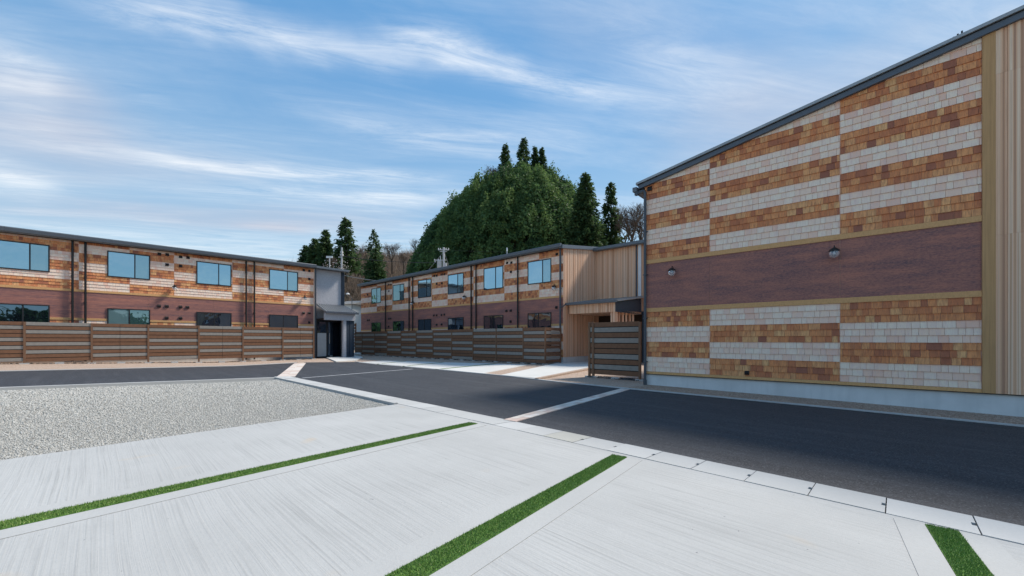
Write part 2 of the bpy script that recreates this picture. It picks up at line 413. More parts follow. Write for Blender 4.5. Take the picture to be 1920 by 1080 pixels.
def glass(name, tint, body, fac):
    m = bpy.data.materials.new(name); m.use_nodes = True; t = NT(m.node_tree); nt = m.node_tree
    for n_ in list(nt.nodes): nt.nodes.remove(n_)
    x, y, z = t.sep(wpos(t))
    d = t.n('ShaderNodeBsdfDiffuse'); t.put(d.inputs[0], (*body, 1))
    g = t.n('ShaderNodeBsdfGlossy'); g.inputs['Color'].default_value = (*tint, 1); g.inputs['Roughness'].default_value = .015
    bp = t.n('ShaderNodeBump'); t.put(bp.inputs['Height'], t.noise(t.xyz(x, y, z), 1.3, 2)); bp.inputs['Distance'].default_value = .02; bp.inputs['Strength'].default_value = .25
    t.put(g.inputs['Normal'], bp.outputs[0])
    fr = t.n('ShaderNodeFresnel'); fr.inputs[0].default_value = 1.6
    k = t.m('ADD', fr.outputs[0], fac, clamp=True)
    mx = t.n('ShaderNodeMixShader'); t.put(mx.inputs[0], k); nt.links.new(d.outputs[0], mx.inputs[1]); nt.links.new(g.outputs[0], mx.inputs[2])
    o = t.n('ShaderNodeOutputMaterial'); nt.links.new(mx.outputs[0], o.inputs[0]); return m
M['glass'] = glass('sky_glass', (.56, .82, .98), (.03, .05, .055), .50)
M['glass_b'] = glass('sky_glass_blind', (.54, .80, .92), (.10, .13, .135), .40)
M['glass_low'] = glass('dim_glass', (.5, .72, .95), (.008, .011, .016), .20)
M['glass_frost'] = glass('frosted_glass', (.6, .7, .72), (.16, .25, .26), .12)
M['glass_teal'] = glass('teal_glass', (.5, .68, .72), (.05, .10, .11), .30)
def f(t, b):
    b.inputs['Transmission Weight'].default_value = .75; b.inputs['IOR'].default_value = 1.35
    return (.85, .9, .95)
M['globe'] = material('ribbed_glass', f, .08, .5)

# ------------------------------------------------------------------ ground shape
K0 = (3.84, 3.02)        # a point on the drain's road edge
def smax(a, b, k): h = max(k-abs(a-b), 0)/k; return max(a, b)+h*h*k*.25
def gz(x, y):
    rx, ry = x-K0[0], y-K0[1]
    t = rx*KD[0]+ry*KD[1]; d = -(rx*KN[0]+ry*KN[1])
    t = max(-3.0, min(t, 60))
    lift = .033*max(0, min(d, 14))
    return -.13*math.exp(-t/10)+lift
def G(px, py, off=0.0):
    """where the sight line through a surveyed image point meets the ground"""
    dxx, dzz = (px-960)/FOC, (HZ-py)/FOC
    lo, hi = .3, .3
    while hi < 400 and EYE+dzz*hi > gz(dxx*hi, hi)+off: lo = hi; hi *= 1.05
    for _ in range(40):
        m = (lo+hi)/2
        if EYE+dzz*m > gz(dxx*m, m)+off: lo = m
        else: hi = m
    return Vector((dxx*lo, lo))
def ext(a, b, k): return b+(b-a)*k     # lengthen a line past b
def drape(name, pts, mat, off, parent=None, kind='structure', thick=.05, step=1.0):
    bm = bmesh.new(); vs = [bm.verts.new((p[0], p[1], 0)) for p in pts]; bm.faces.new(vs)
    bmesh.ops.triangulate(bm, faces=bm.faces[:])
    xs = [p[0] for p in pts]; ys = [p[1] for p in pts]
    def cut(co, no):
        g = bm.verts[:]+bm.edges[:]+bm.faces[:]
        bmesh.ops.bisect_plane(bm, geom=g, dist=1e-5, plane_co=co, plane_no=no)
    for i in range(math.ceil(min(xs)/step), math.floor(max(xs)/step)+1): cut((i*step, 0, 0), (1, 0, 0))
    for i in range(math.ceil(min(ys)/step), math.floor(max(ys)/step)+1): cut((0, i*step, 0), (0, 1, 0))
    cut((K0[0], K0[1], 0), (KN[0], KN[1], 0))
    bmesh.ops.triangulate(bm, faces=bm.faces[:])
    for v in bm.verts: v.co.z = gz(v.co.x, v.co.y)+off
    bmesh.ops.recalc_face_normals(bm, faces=bm.faces[:])
    if sum(f_.normal.z for f_ in bm.faces) < 0: bmesh.ops.reverse_faces(bm, faces=bm.faces[:])
    if thick:
        r = bmesh.ops.extrude_edge_only(bm, edges=[e for e in bm.edges if e.is_boundary])
        for v in r['geom']:
            if isinstance(v, bmesh.types.BMVert): v.co.z -= thick
    me = bpy.data.meshes.new(name); bm.to_mesh(me); bm.free()
    o = link(name, me, mat, parent)
    if kind and not parent: o['kind'] = kind
    return o

# base ground to the horizon (nested rings, finer near by)
xs = [-2500, -800, -300, -120, -60]+[i*2 for i in range(-20, 21)]+[60, 120, 300, 800, 2500]
ys = [-2500, -800, -300, -100, -40]+[i*2 for i in range(-8, 26)]+[60, 90, 140, 300, 800, 2500]
gv = [(x, y, (gz(x, y)-.08) if -30 < x < 30 and -16 < y < 45 else -.12) for y in ys for x in xs]
nx = len(xs); gf = [(j*nx+i, j*nx+i+1, (j+1)*nx+i+1, (j+1)*nx+i) for j in range(len(ys)-1) for i in range(nx-1)]
me = bpy.data.meshes.new('ground'); me.from_pydata(gv, [], gf); me.update()
tag(link('ground', me, M['earth']), kind='structure')

# surveyed paving corners
Ka, Kb = G(560, 709.4), G(1920, 987.5)
Kfar, Knear = Ka, ext(Ka, Kb, .55)
Ia, Ib = G(511, 709.3), G(1920, 1022)
Ih = G(732.5, 759)
Inear = ext(Ia, Ib, .55)
E = [G(*p) for p in ((1920, 800.8), (1160, 728), (1047.5, 716.9), (961, 706.7), (777.5, 688.7), (665, 678.6), (571, 679.4), (540, 706.5))]
Enear = ext(E[1], E[0], 1.4)
drape('asphalt_road', [Kfar, Knear, Enear]+E, M['asphalt'], .0)
L0, L1 = G(0, 727.5), G(518, 708.2); L2, L3 = G(0, 696.5), G(557, 680)
L0e, L2e = ext(L1, L0, .9), ext(L3, L2, .9)
pv = .22
drape('asphalt_lane', [L0e, L0, G(533, 707.5), G(560, 680.2), L2, L2e], M['asphalt'], .0)
# decomposed granite verge below the fences and along the wall
drape('gravel_verge', [ext(L3, L2, 1.1)+Vector((-9, 3)), ext(L3, L2, 1.1)+Vector((0, -.6)), G(0, 697.5), G(557, 681), G(571, 680.5), G(665, 679.6), G(777.5, 689.7), G(961, 707.7), G(1047.5, 717.9), G(1160, 729), G(1920, 802.5), Enear+Vector((-.03, -.03)),
      Enear+Vector((6, 8)), (16, 25), (10, 44), (-34, 44), (-34, 24)], M['granite'], -.012)
# thin concrete line between the verge and the asphalt
def band(name, a, b, w, mat, off, side=1, kind='structure', parent=None, thick=.05):
    d = (b-a).normalized(); n = Vector((-d.y, d.x))*w*side
    return drape(name, [a, b, b+n, a+n] if side > 0 else [b, a, a+n, b+n], mat, off, parent, kind, thick)
kerb = empty('edging_kerb'); tag(kerb, kind='structure')
pts = [L2e, L2, G(557, 680)]
for a, b in zip(pts[:-1], pts[1:]): band('kerb_line', a, b, .11, M['smooth'], .022, 1, None, kerb)
pts = [E[5], E[4], E[3], E[2], E[1], E[0], Enear]
for a, b in zip(pts[:-1], pts[1:]): band('kerb_line', a, b, .10, M['smooth'], .022, 1, None, kerb)
# paved bands across the asphalt, paver by paver
def paver_band(pa, pb, w, n):
    root = empty('paver_band'); tag(root, kind='structure')
    a, b = G(*pa), G(*pb); d = (b-a); L = d.length; d.normalize(); nn = Vector((-d.y, d.x)); l = L/n
    for i in range(n):
        for s in (0, 1):
            o_ = l*.5*s
            c0 = a+d*(i*l+.004)+nn*(w*(s-1)+.004); c1 = a+d*((i+1)*l-.004)+nn*(w*(s-1)+.004)
            q = [c0, c1, c1+nn*(w-.008), c0+nn*(w-.008)]
            z = gz(*((c0+c1)/2)); mb = MB(); mb.prism([(p.x, p.y) for p in q], z-.04, z+.012+rnd.uniform(0, .004))
            zb = [gz(p.x, p.y) for p in q]; mb.v = [(x, y, zb[k % 4]+(.012 if k > 3 else -.04)) for k, (x, y, _) in enumerate(mb.v)]
            mb.build('paver', M['paver'], root)
paver_band((955, 789.5), (1172, 730), .13, 26)
paver_band((536, 706.8), (563, 681), .28, 30)
band('painted_line', G(568, 709), G(775, 692), .07, M['whitepaint'], .004, 1, thick=0)

# drain of concrete cover slabs along the road
drain = empty('roadside_drain'); tag(drain, kind='structure')
kd = (Kb-Ka).normalized(); kn = Vector((kd.y, -kd.x))      # kn points towards the pad
if (G(900, 900)-Ka).dot(kn) < 0: kn = -kn
DW0 = (Ia-Ka).dot(kn); DW1 = (Ib-Ka).dot(kn)
print('drain width', DW0, DW1, (Ih-Ka).dot(kn))
DW = max(.3, ((Ih-Ka).dot(kn)*.5+DW1*.5))*.84
open('/tmp/dw.txt', 'w').write(f'{DW0} {DW1} {(Ih-Ka).dot(kn)} {DW}')
def kp(t, s): return Ka+kd*t+kn*s
tj = (G(1520, 921)-Ka).dot(kd); Ltot = (Knear-Ka).length
ttan = (G(1064, 822)-Ka).dot(kd)
pitch = .50
t = tj-pitch*math.floor(tj/pitch); k = 0
edges = [0.0]
while t < Ltot: edges.append(t); t += pitch
for i in range(len(edges)-1):
    a, b = edges[i]+.004, edges[i+1]-.004
    notch = edges[i+1] > tj-pitch*5.2
    m_ = DW*.42
    if notch: o = [(a, .006), (b, .006), (b, m_), (b-.024, m_), (b-.024, m_+.07), (b, m_+.07), (b, DW-.006), (a, DW-.006)]
    else: o = [(a, .006), (b, .006), (b, DW-.006), (a, DW-.006)]
    P = [kp(t_, s_) for t_, s_ in o]
    ar = sum(P[j-1].x*P[j].y-P[j].x*P[j-1].y for j in range(len(P)))
    if ar < 0: P = P[::-1]
    h = .002+rnd.uniform(0, .004); n = len(P); mb = MB().prism([(p.x, p.y) for p in P], 0, 1)
    mb.v = [(x, y, gz(x, y)+(h if q >= n else -.07)) for q, (x, y, _) in enumerate(mb.v)]
    mt = M['slab_tan'] if edges[i] < ttan < edges[i+1] else (M['slab'] if rnd.random() < .6 else M['smooth'])
    mb.build('cover_slab', mt, drain)
drape('drain_bed', [kp(0, -.0), kp(Ltot, 0), kp(Ltot, DW), kp(0, DW)], M['blackstone'], -.045, drain, None, 0)

# ------------------------------------------------------------------ parking pad with turf joints
gA, gB = G(0, 863), G(728, 760)           # boundary gravel / pad
gAe = ext(gB, gA, 1.6)
hp = kp((Ih-Ka).dot(kd), DW+.004)
padnear = kp(Ltot, DW+.004)
def strip(p0, p1, q0, q1, ka, kb):        # two edges given as image points, lengthened
    a0, a1, b0, b1 = G(*p0), G(*p1), G(*q0), G(*q1)
    return ext(a1, a0, ka), ext(a0, a1, kb), ext(b1, b0, ka), ext(b0, b1, kb)
T1 = strip((0, 979), (878.7, 793), (0, 996), (897, 794.5), .35, 0)
T2 = strip((725, 1080), (1148, 853), (805, 1080), (1176, 858), .55, 0)
T3 = strip((1795, 1080), (1735, 983), (1860, 1080), (1797, 998), 3.2, 0)
for T in (T1, T2, T3): print('turf w', (T[0]-T[2]).length, (T[1]-T[3]).length, 'len', (T[0]-T[1]).length)
def rect_on(Ta):                          # tidy strip of constant width
    a0, a1, b0, b1 = Ta; c0, c1 = (a0+b0)/2, (a1+b1)/2; d = (c1-c0).normalized(); n = Vector((-d.y, d.x)); return c0, c1, d, n
corner_far = G(0, 863)
drape('parking_pad', [gAe, gB, hp, padnear, padnear+kn*24, gAe+(gAe-hp)*.5+kn*24], M['broom'], .0, thick=.12)  # unseen stretch behind the camera lengthened to bounce light onto the walls
turf_rects = []
for T, w in ((T1, .13), (T2, .145), (T3, .145)):
    c0, c1, d, n = rect_on(T)
    w = {0: .5, 1: .5, 2: .5}[0]*abs((T[1]-T[3]).dot(n)); open('/tmp/dw.txt', 'a').write(f' w {w} {abs((T[0]-T[2]).dot(n))/2}'); w = min(max(w, .086), .16)
    turf_rects.append((c0, c1, d, n, w))
lab = ['long strip of artificial turf between the gravel plot and the first parking bay', 'strip of artificial turf between the two widest concrete bays, ending at the drain', 'short strip of artificial turf nearest the dark corner of the drain and road']
def blades(name, c0, c1, d, n, w, dens, label):
    L = (c1-c0).length; N = int(L*w*2*dens); rs = np.random.RandomState(len(name)+int(L*10))
    u = rs.rand(N)*L; v = (rs.rand(N)*2-1)*w; ex = c0.x+d.x*u+n.x*v; ey = c0.y+d.y*u+n.y*v
    z = np.array([gz(a, b) for a, b in zip(ex, ey)])+.004
    h = rs.uniform(.008, .020, N); an = rs.rand(N)*6.28; lean = rs.uniform(.001, .009, N); la = rs.rand(N)*6.28; bw = rs.uniform(.0014, .0026, N)
    V = np.zeros((N, 3, 3)); V[:, 0] = np.c_[ex-np.cos(an)*bw, ey-np.sin(an)*bw, z]; V[:, 1] = np.c_[ex+np.cos(an)*bw, ey+np.sin(an)*bw, z]
    V[:, 2] = np.c_[ex+np.cos(la)*lean, ey+np.sin(la)*lean, z+h]
    o = link(name, np_mesh(name, V, 3), M['turf']); tag(o, label, 'turf', 'turf strips in the parking pad', 'stuff')
for (c0, c1, d, n, w), l_ in zip(turf_rects, lab):
    mid = (c0+c1)/2
    drape('turf_backing', [c0-n*w, c1-n*w, c1+n*w, c0+n*w], M['turfbed'], .006, thick=.01)
    blades('turf_strip', c0, c1, d, n, w*.97, 42000, l_)
    for s in (-1, 1):                     # trowelled margins beside the turf
        a, b = c0+n*s*(w+.002), c1+n*s*(w+.002); o = n*s*.17
        q = [a, b, b+o, a+o]
        if s < 0: q = q[::-1]
        drape('trowelled_margin', q, M['margin'], .004, thick=.003)

F3_w0, F3_w1 = Vector((4.05, 12.1)), Vector((9.75, 7.1))
# gravel plot
plot = [L0e, L0, G(511, 710.5), Ia+kn*.0, kp((Ih-Ka).dot(kd), DW), gB, gA, gAe, gAe+(L0e-gAe)*.5]
plot = [L0e, G(0, 730), G(508, 711.5), kp((G(515, 711)-Ka).dot(kd)+.1, DW+.05), kp((Ih-Ka).dot(kd), DW+.05), gB, gA, gAe]
drape('gravel_plot', plot, M['gravelbed'], -.035, thick=0)
a_, b_ = L0e, L1
band('plot_kerb', L0e, L1+(L1-L0).normalized()*.25, .13, M['smooth'], .02, -1, thick=.12)
b0 = kp(-.35, DW+.0); b1 = kp((Ih-Ka).dot(kd)-.05, DW)
drape('plot_kerb', [kp(-.6, DW+.09), kp(-.6, DW), b1, b1+kn*.09], M['slab'], .025, thick=.12)
drape('plot_kerb', [kp(-.9, DW), kp(-.9, .06), kp(-.01, .0), kp(-.01, DW)], M['smooth'], .014, thick=.1)
def inside(px, py, poly):
    c = np.zeros(len(px), bool); n = len(poly)
    for i in range(n):
        x0, y0 = poly[i][0], poly[i][1]; x1, y1 = poly[(i+1) % n][0], poly[(i+1) % n][1]
        k = ((y0 > py) != (y1 > py)) & (px < (x1-x0)*(py-y0)/((y1-y0) if y1 != y0 else 1e-9)+x0); c ^= k
    return c
def pebbles(name, poly, N, smin, smax, off, mat, label, cat, near=None, seed=3):
    rs = np.random.RandomState(seed); x0, x1 = min(p[0] for p in poly), max(p[0] for p in poly); y0, y1 = min(p[1] for p in poly), max(p[1] for p in poly)
    px = rs.uniform(x0, x1, N*6); py = rs.uniform(y0, y1, N*6); ok = inside(px, py, poly)
    if near: ok &= rs.rand(N*6) < np.clip((near/np.hypot(px, py))**1.3, 0, 1)
    px, py = px[ok][:N], py[ok][:N]; n = len(px)
    z = np.array([gz(a, b) for a, b in zip(px, py)])+off
    s = rs.uniform(smin, smax, n)*rs.choice([1, 1, 1, 1.5], n)
    if near: s = s*np.clip(np.hypot(px, py)/9, .85, 1.5)
    o = np.array([[1, 0, 0], [0, 1, 0], [-1, 0, 0], [0, -1, 0], [0, 0, 1], [0, 0, -1]], float)
    V = o[None]*rs.uniform(.55, 1.1, (n, 6, 1))*s[:, None, None]; V[..., 2] *= .65
    a = rs.rand(n)*6.28; c, q = np.cos(a)[:, None], np.sin(a)[:, None]; X = V[..., 0]*c-V[..., 1]*q; Y = V[..., 0]*q+V[..., 1]*c; Z = V[..., 2]+V[..., 0]*rs.uniform(-.4, .4, (n, 1))
    V = np.stack([X+px[:, None], Y+py[:, None], Z+z[:, None]+s[:, None]*.25], -1)
    F = np.array([[0, 1, 4], [1, 2, 4], [2, 3, 4], [3, 0, 4], [1, 0, 5], [2, 1, 5], [3, 2, 5], [0, 3, 5]]); F = (F[None]+(np.arange(n)*6)[:, None, None]).reshape(-1, 3)
    ob = link(name, np_mesh_idx(name, V, F), mat); tag(ob, label, cat, kind='stuff'); return ob
vis = [G(-120, 728), G(0, 730), G(508, 712), kp(-.3, DW+.1), kp((Ih-Ka).dot(kd)-.1, DW+.1), gB, gA, ext(gB, gA, .25)]
pebbles('gravel', vis, 135000, .0062, .0135, -.035, M['pebble'], 'loose pale crushed stone filling the plot beside the parking pad', 'gravel', near=6.5)

pebbles('verge_grit', [G(1160, 727), G(1209, 722), F3_w0, F3_w1, G(1920, 800)], 14000, .005, .011, -.012, M['grit'], 'brownish loose grit between the tall gable wall and the asphalt edge', 'gravel', seed=12)
# pads and path before the middle range
pads = empty('driveway_pads'); tag(pads, kind='structure')
for q in (((672, 679.5), (705, 683), (757, 677.4), (722, 676.4)), ((709, 683.3), (753, 687), (828, 679.4), (763, 677.5)),
          ((758, 687.4), (815, 692.6), (925, 682.1), (835, 679.6)), ((822, 693.2), (903, 701), (990, 684.2), (934, 682.4))):
    drape('pad', [G(*p) for p in q], M['pad'], .012, pads, None, .03)
for q in (((706, 683), (708, 683.2), (762, 677.5), (758, 677.4)), ((754, 687), (757, 687.3), (834, 679.6), (829, 679.5)), ((816, 692.7), (821, 693.1), (933, 682.3), (926, 682.1))):
    drape('turf_joint', [G(*p) for p in q], M['turfbed'], .008, pads, None, 0)
drape('entrance_path', [G(*p) for p in ((938, 704.6), (1003, 710), (1160, 681), (1150, 668), (1047, 681))], M['pad'], .03, thick=.06)
drape('entrance_path', [G(*p) for p in ((1003, 711.5), (1010, 712), (1150, 684.5), (1150, 681.5))], M['granite'], .05, thick=.1)

# ------------------------------------------------------------------ walls as surveyed frames
class Frame:
    """x along the wall, y into the building, z up"""
    def __init__(s, O, r): s.O = Vector(O); s.r = Vector(r).normalized(); s.n = Vector((-s.r.y, s.r.x)); s.a = math.atan2(s.r.y, s.r.x)
    def u(s, px, ins=0.0):
        t = (px-960)/FOC; o = s.O+s.n*ins
        return -(o.x-t*o.y)/(s.r.x-t*s.r.y)
    def z(s, px, py, ins=0.0):
        u = s.u(px, ins); Y = s.O.y+s.r.y*u+s.n.y*ins; return EYE+(HZ-py)*Y/FOC
    def w(s, u, v): return s.O+s.r*u+s.n*v
    def g(s, u, v): p = s.w(u, v); return gz(p.x, p.y)
RD = Vector((.75, -.662)); LD = Vector((.662, .75))
F3 = Frame((249/62, 756/62), RD)                     # near building, gable wall; u=0 at its far corner
c2 = Vector((2.86, 22.5)); rd = RD.normalized()
F2 = Frame(c2-rd*22.46, RD); LEN2 = 22.46             # middle range
ld = LD.normalized(); c1_ = Vector((-13.78, 28.0))
LEN1 = 20.0
F1 = Frame(c1_-ld*LEN1, LD)                          # range on the other side of the lane

WID = [.10, .13, .15, .18, .22]
share = {}
def shingle_prof(x0, x1, z0, z1, lift=1.0):
    """an overlapping shingle: lower edge stands proud"""
    yb, yt = -.026*lift, -.008*lift
    return [(x0, yb, z0), (x1, yb, z0), (x1, 0.0, z0), (x0, 0.0, z0), (x0, yt, z1), (x1, yt, z1), (x1, 0.0, z1), (x0, 0.0, z1)]
def subtract(rects, hole):
    out = []
    for (a, b, c, d) in rects:
        h0, h1, h2, h3 = hole
        if b <= h0 or a >= h1 or d <= h2 or c >= h3: out.append((a, b, c, d)); continue
        if a < h0: out.append((a, h0, c, d))
        if b > h1: out.append((h1, b, c, d))
        m0, m1 = max(a, h0), min(b, h1)
        if c < h2: out.append((m0, m1, c, h2))
        if d > h3: out.append((m0, m1, h3, d))
    return out
def cladding(root, blocks, z0, z1, holes, ztop=None, band_h=.445, down=False, single_from=None, singles=None):
    """bands three courses high; blocks = [(u0, u1, first colour)]; 0 cedar, 1 pale"""
    mbs = [MB(), MB()]; row = band_h/3; nb = math.ceil((z1-z0)/band_h)
    for (u0, u1, c0) in blocks:
        for k in range(nb):
            col = (c0+k) % 2
            for j in range(3):
                if down: b_ = z1-(k*3+j+1)*row; t_ = b_+row
                else: b_ = z0+(k*3+j)*row; t_ = b_+row
                if t_ < z0+.02 or b_ > z1-.02: continue
                b_ = max(b_, z0); t_ = min(t_, z1)
                x = u0+.004-rnd.uniform(0, .15)
                while x < u1-.01:
                    w_ = rnd.choice(WID); a, e = max(x, u0+.004), min(x+w_, u1-.004); x += w_
                    if e-a < .02: continue
                    top = t_
                    if ztop:
                        zt = ztop((a+e)/2)+.06
                        if b_ > zt-.02: continue
                        top = min(t_, zt)
                    rs = [(a+.0025, e-.0025, b_+.0015, top-.001)]
                    for h in holes: rs = subtract(rs, h)
                    for (p, q, r_, s_) in rs:
                        if q-p < .015 or s_-r_ < .01: continue
                        if singles is not None: singles.append((p, q, r_, s_, col))
                        else: mbs[col].hexa(shingle_prof(p, q, r_, s_))
    return mbs
def trim(root, x0, x1, z0, z1, holes=(), name='trim_board'):
    segs = [(x0, x1)]
    for h in holes:
        if h[2] < z1 and h[3] > z0:
            segs = [s for a, b in segs for s in ((a, min(b, h[0])), (max(a, h[1]), b)) if s[1]-s[0] > .02]
    for a, b in segs: MB().box(a, b, -.032, .0, z0, z1).build(name, M['gold'], root)
def panels(root, us, z0, z1, holes):
    for a, b in zip(us[:-1], us[1:]):
        rs = [(a+.003, b-.003, z0, z1)]
        for h in holes: rs = subtract(rs, h)
        mb = MB()
        for p, q, r_, s_ in rs: mb.box(p, q, -.012, 0, r_, s_)
        if mb.v: mb.build('cladding_panel', M['plum'], root)
def window(root, x0, x1, z0, z1, mull, glassm, fr=.05):
    if glassm is M['glass'] and rnd.random() < .4: glassm = (M['glass'], M['glass_b'])
    mb = MB(); d0, d1 = -.045, .03
    mb.box(x0, x1, d0, d1, z1-fr, z1); mb.box(x0, x1, d0, d1, z0, z0+fr); mb.box(x0, x0+fr, d0, d1, z0+fr, z1-fr); mb.box(x1-fr, x1, d0, d1, z0+fr, z1-fr)
    mb.box(mull-fr/2, mull+fr/2, d0+.012, d1, z0+fr, z1-fr)
    w = mb.build('window', M['frame'], root)
    for i, (a, b) in enumerate(((x0+fr, mull-fr/2), (mull+fr/2, x1-fr))):
        gm = glassm[i] if isinstance(glassm, tuple) else glassm
        MB().box(a, b, -.028+.012*i, -.014+.012*i, z0+fr, z1-fr).build('pane', gm, w)
vent_me = {}
def vent(root, u, z, s=.13):
    k = round(s, 2)
    if k not in vent_me:
        m = MB(); m.extx([(0, -s*.5), (-.05, -s*.5), (-.06, s*.1), (-.02, s*.5), (0, s*.5)], -s/2, s/2); me_ = m.mesh('vent'); me_.materials.append(M['vent']); vent_me[k] = me_
    return link('vent', vent_me[k], None, root, (u, -.001, z))
def pipe(root, u, z0, z1, mat, r=.045, name='downpipe'):
    m = MB(); m.tube((u, -.095, z0), (u, -.095, z1), r, n=10)
    z = z0+.4
    while z < z1: m.box(u-r-.008, u+r+.008, -.105-r*.3, -.01, z-.012, z+.012); z += 1.25
    return m.build(name, mat, root)
def lamp(root, u, z, s=1.0):
    m = MB()
    m.lathe([(0, .012), (.045, .010), (.045, 0), (0, 0)], (0, 0, 0), 12)
    for i, v in enumerate(m.v): m.v[i] = (u+v[0]*s, -.004-v[2]*s*1.6, z+.05*s+v[1]*s)     # wall plate turned to face out
    m.path([(u, -.01, z+.05*s), (u, -.06*s, z+.14*s), (u, -.13*s, z+.155*s), (u, -.145*s, z+.11*s)], .009*s, 6)
    m.lathe([(.012, .115), (.035, .105), (.088, .058), (.092, .045), (.0, .045)], (0, 0, 0), 16)
    n0 = len(m.v)-16*5
    for i in range(n0, len(m.v)): v = m.v[i]; m.v[i] = (u+v[0]*s, -.145*s+v[1]*s, z+v[2]*s)
    L_ = m.build('wall_lamp', M['dark'], root)
    g = MB(); prof = [(.088*math.cos(R(a)), .085*math.sin(R(a))-.01) for a in range(35, -91, -12)]
    g.lathe([(r*s, q*s) for r, q in prof], (u, -.145*s, z), 28, .05); g.build('globe', M['globe'], L_, True)
    b = MB(); b.lathe([(0, .05), (.022, .045), (.03, .0), (.02, -.028), (0, -.035)], (u, -.145*s, z), 10); b.v = [(x_, y_, z+(z_-z)*s) for x_, y_, z_ in b.v]
    b.build('bulb', M['whitepaint'], L_, True)

# ------------------------------------------------------------------ near building (gable wall)
B3 = empty('shingled_building', (F3.O.x, F3.O.y, 0), F3.a)
tag(B3, 'tall gable-ended building closest to the road, with banded shingles and two globe lamps', 'building')
GL = 13.0
zw0 = F3.z(1209, 352); sl = (F3.z(1842, 71)-zw0)/F3.u(1842)
zt3 = lambda u: zw0+sl*u
print('B3', zw0, sl, F3.u(1331), F3.u(1575), F3.u(1842))
MB().extx([(0, 0), (0, 0)], 0, 0)
wall = MB(); z_f = .248
wall.v = [(0, .0, z_f), (GL, .0, z_f), (GL, .0, zt3(GL)), (0, .0, zt3(0)), (0, 11, z_f), (GL, 11, z_f), (GL, 11, zt3(GL)), (0, 11, zt3(0))]
wall.f = [(0, 1, 2, 3), (5, 4, 7, 6), (4, 0, 3, 7), (1, 5, 6, 2), (3, 2, 6, 7), (0, 4, 5, 1)]
wall.build('wall', M['pale'], B3)
fo = MB(); gm = min(F3.g(0, 0), F3.g(GL, 0))-.15; fo.box(.01, GL, .012, 10.9, gm, z_f-.002).build('foundation', M['foundation'], B3)
MB().box(-.005, GL, -.035, .0, z_f-.012, z_f).build('flashing', M['dark'], B3)
b1_, b2_, b3_ = F3.u(1331), F3.u(1575), F3.u(1841)
bl = [(0.0, b1_, 0), (b1_, b2_, 1), (b2_, b3_, 0)]
sg = []
lampu = []
cladding(B3, bl, 3.665, 8.0, [], zt3, .452, singles=sg)
cladding(B3, bl, .325, 2.095, [], None, .443, down=True, singles=sg)
sg.sort(key=lambda q: -q[1])
me_cache = {}
for (p, q, r_, s_, col) in sg[:300]:
    wq, hq = round((q-p)/.01)*.01 if False else round(q-p, 3), round(s_-r_, 3)
    key = (wq, hq, col)
    if key not in me_cache:
        mb = MB().hexa(shingle_prof(0, wq, 0, hq)); mm = mb.mesh('shingle'); mm.materials.append(M['pale' if col else 'cedar']); me_cache[key] = mm
    link('shingle', me_cache[key], None, B3, (p, 0, r_))
ms = [MB(), MB()]
for (p, q, r_, s_, col) in sg[300:]: ms[col].hexa(shingle_prof(p, q, r_, s_))
far = MB(); far.v = ms[0].v+ms[1].v; n0 = len(ms[0].v); far.f = ms[0].f+[tuple(i+n0 for i in f_) for f_ in ms[1].f]
o = far.build('shingles', M['cedar'], B3, kind='stuff'); o.data.materials.append(M['pale'])
o.data.polygons.foreach_set('material_index', [0]*len(ms[0].f)+[1]*len(ms[1].f))
trim(B3, 0, b3_-.003, 3.545, 3.662); trim(B3, 0, b3_-.003, 2.098, 2.215); trim(B3, 0, b3_-.003, .252, .322)
panels(B3, [0, b1_, b2_, b3_-.003], 2.218, 3.542, [])
for x in (b1_, b2_):
    MB().box(x-.004, x+.004, -.014, 0, 3.665, zt3(x)).build('joint_strip', M['pale'], B3)
    MB().box(x-.004, x+.004, -.014, 0, .325, 2.095).build('joint_strip', M['pale'], B3)
bx1 = F3.u(1866)
corner = MB(); corner.v = []; corner.hexa([(b3_, -.045, .252), (bx1, -.045, .252), (bx1, 0, .252), (b3_, 0, .252), (b3_, -.045, zt3(b3_)+.03), (bx1, -.045, zt3(bx1)+.03), (bx1, 0, zt3(bx1)+.03), (b3_, 0, zt3(b3_)+.03)])
corner.build('corner_board', M['goldv'], B3)
x = bx1+.002; i = 0
pw = [.10, .045, .155, .075, .06, .045, .12, .05, .15, .07]
while x < GL:
    w_ = pw[i % len(pw)]*(1 if i < 10 else rnd.uniform(.8, 1.2)); e = min(x+w_, GL); pr = -.018 if i % 2 else -.03
    zs = [.252, 3.25, 6.29, 9.3]
    for a, b in zip(zs[:-1], zs[1:]):
        t0, t1 = min(b-.002, zt3(x)+.03), min(b-.002, zt3(e)+.03)
        if t0 <= a+.05: continue
        MB().hexa([(x+.001, pr, a), (e-.001, pr, a), (e-.001, 0, a), (x+.001, 0, a), (x+.001, pr, t0), (e-.001, pr, t1), (e-.001, 0, t1), (x+.001, 0, t0)]).build('plank', M['plank'], B3)
    x = e; i += 1
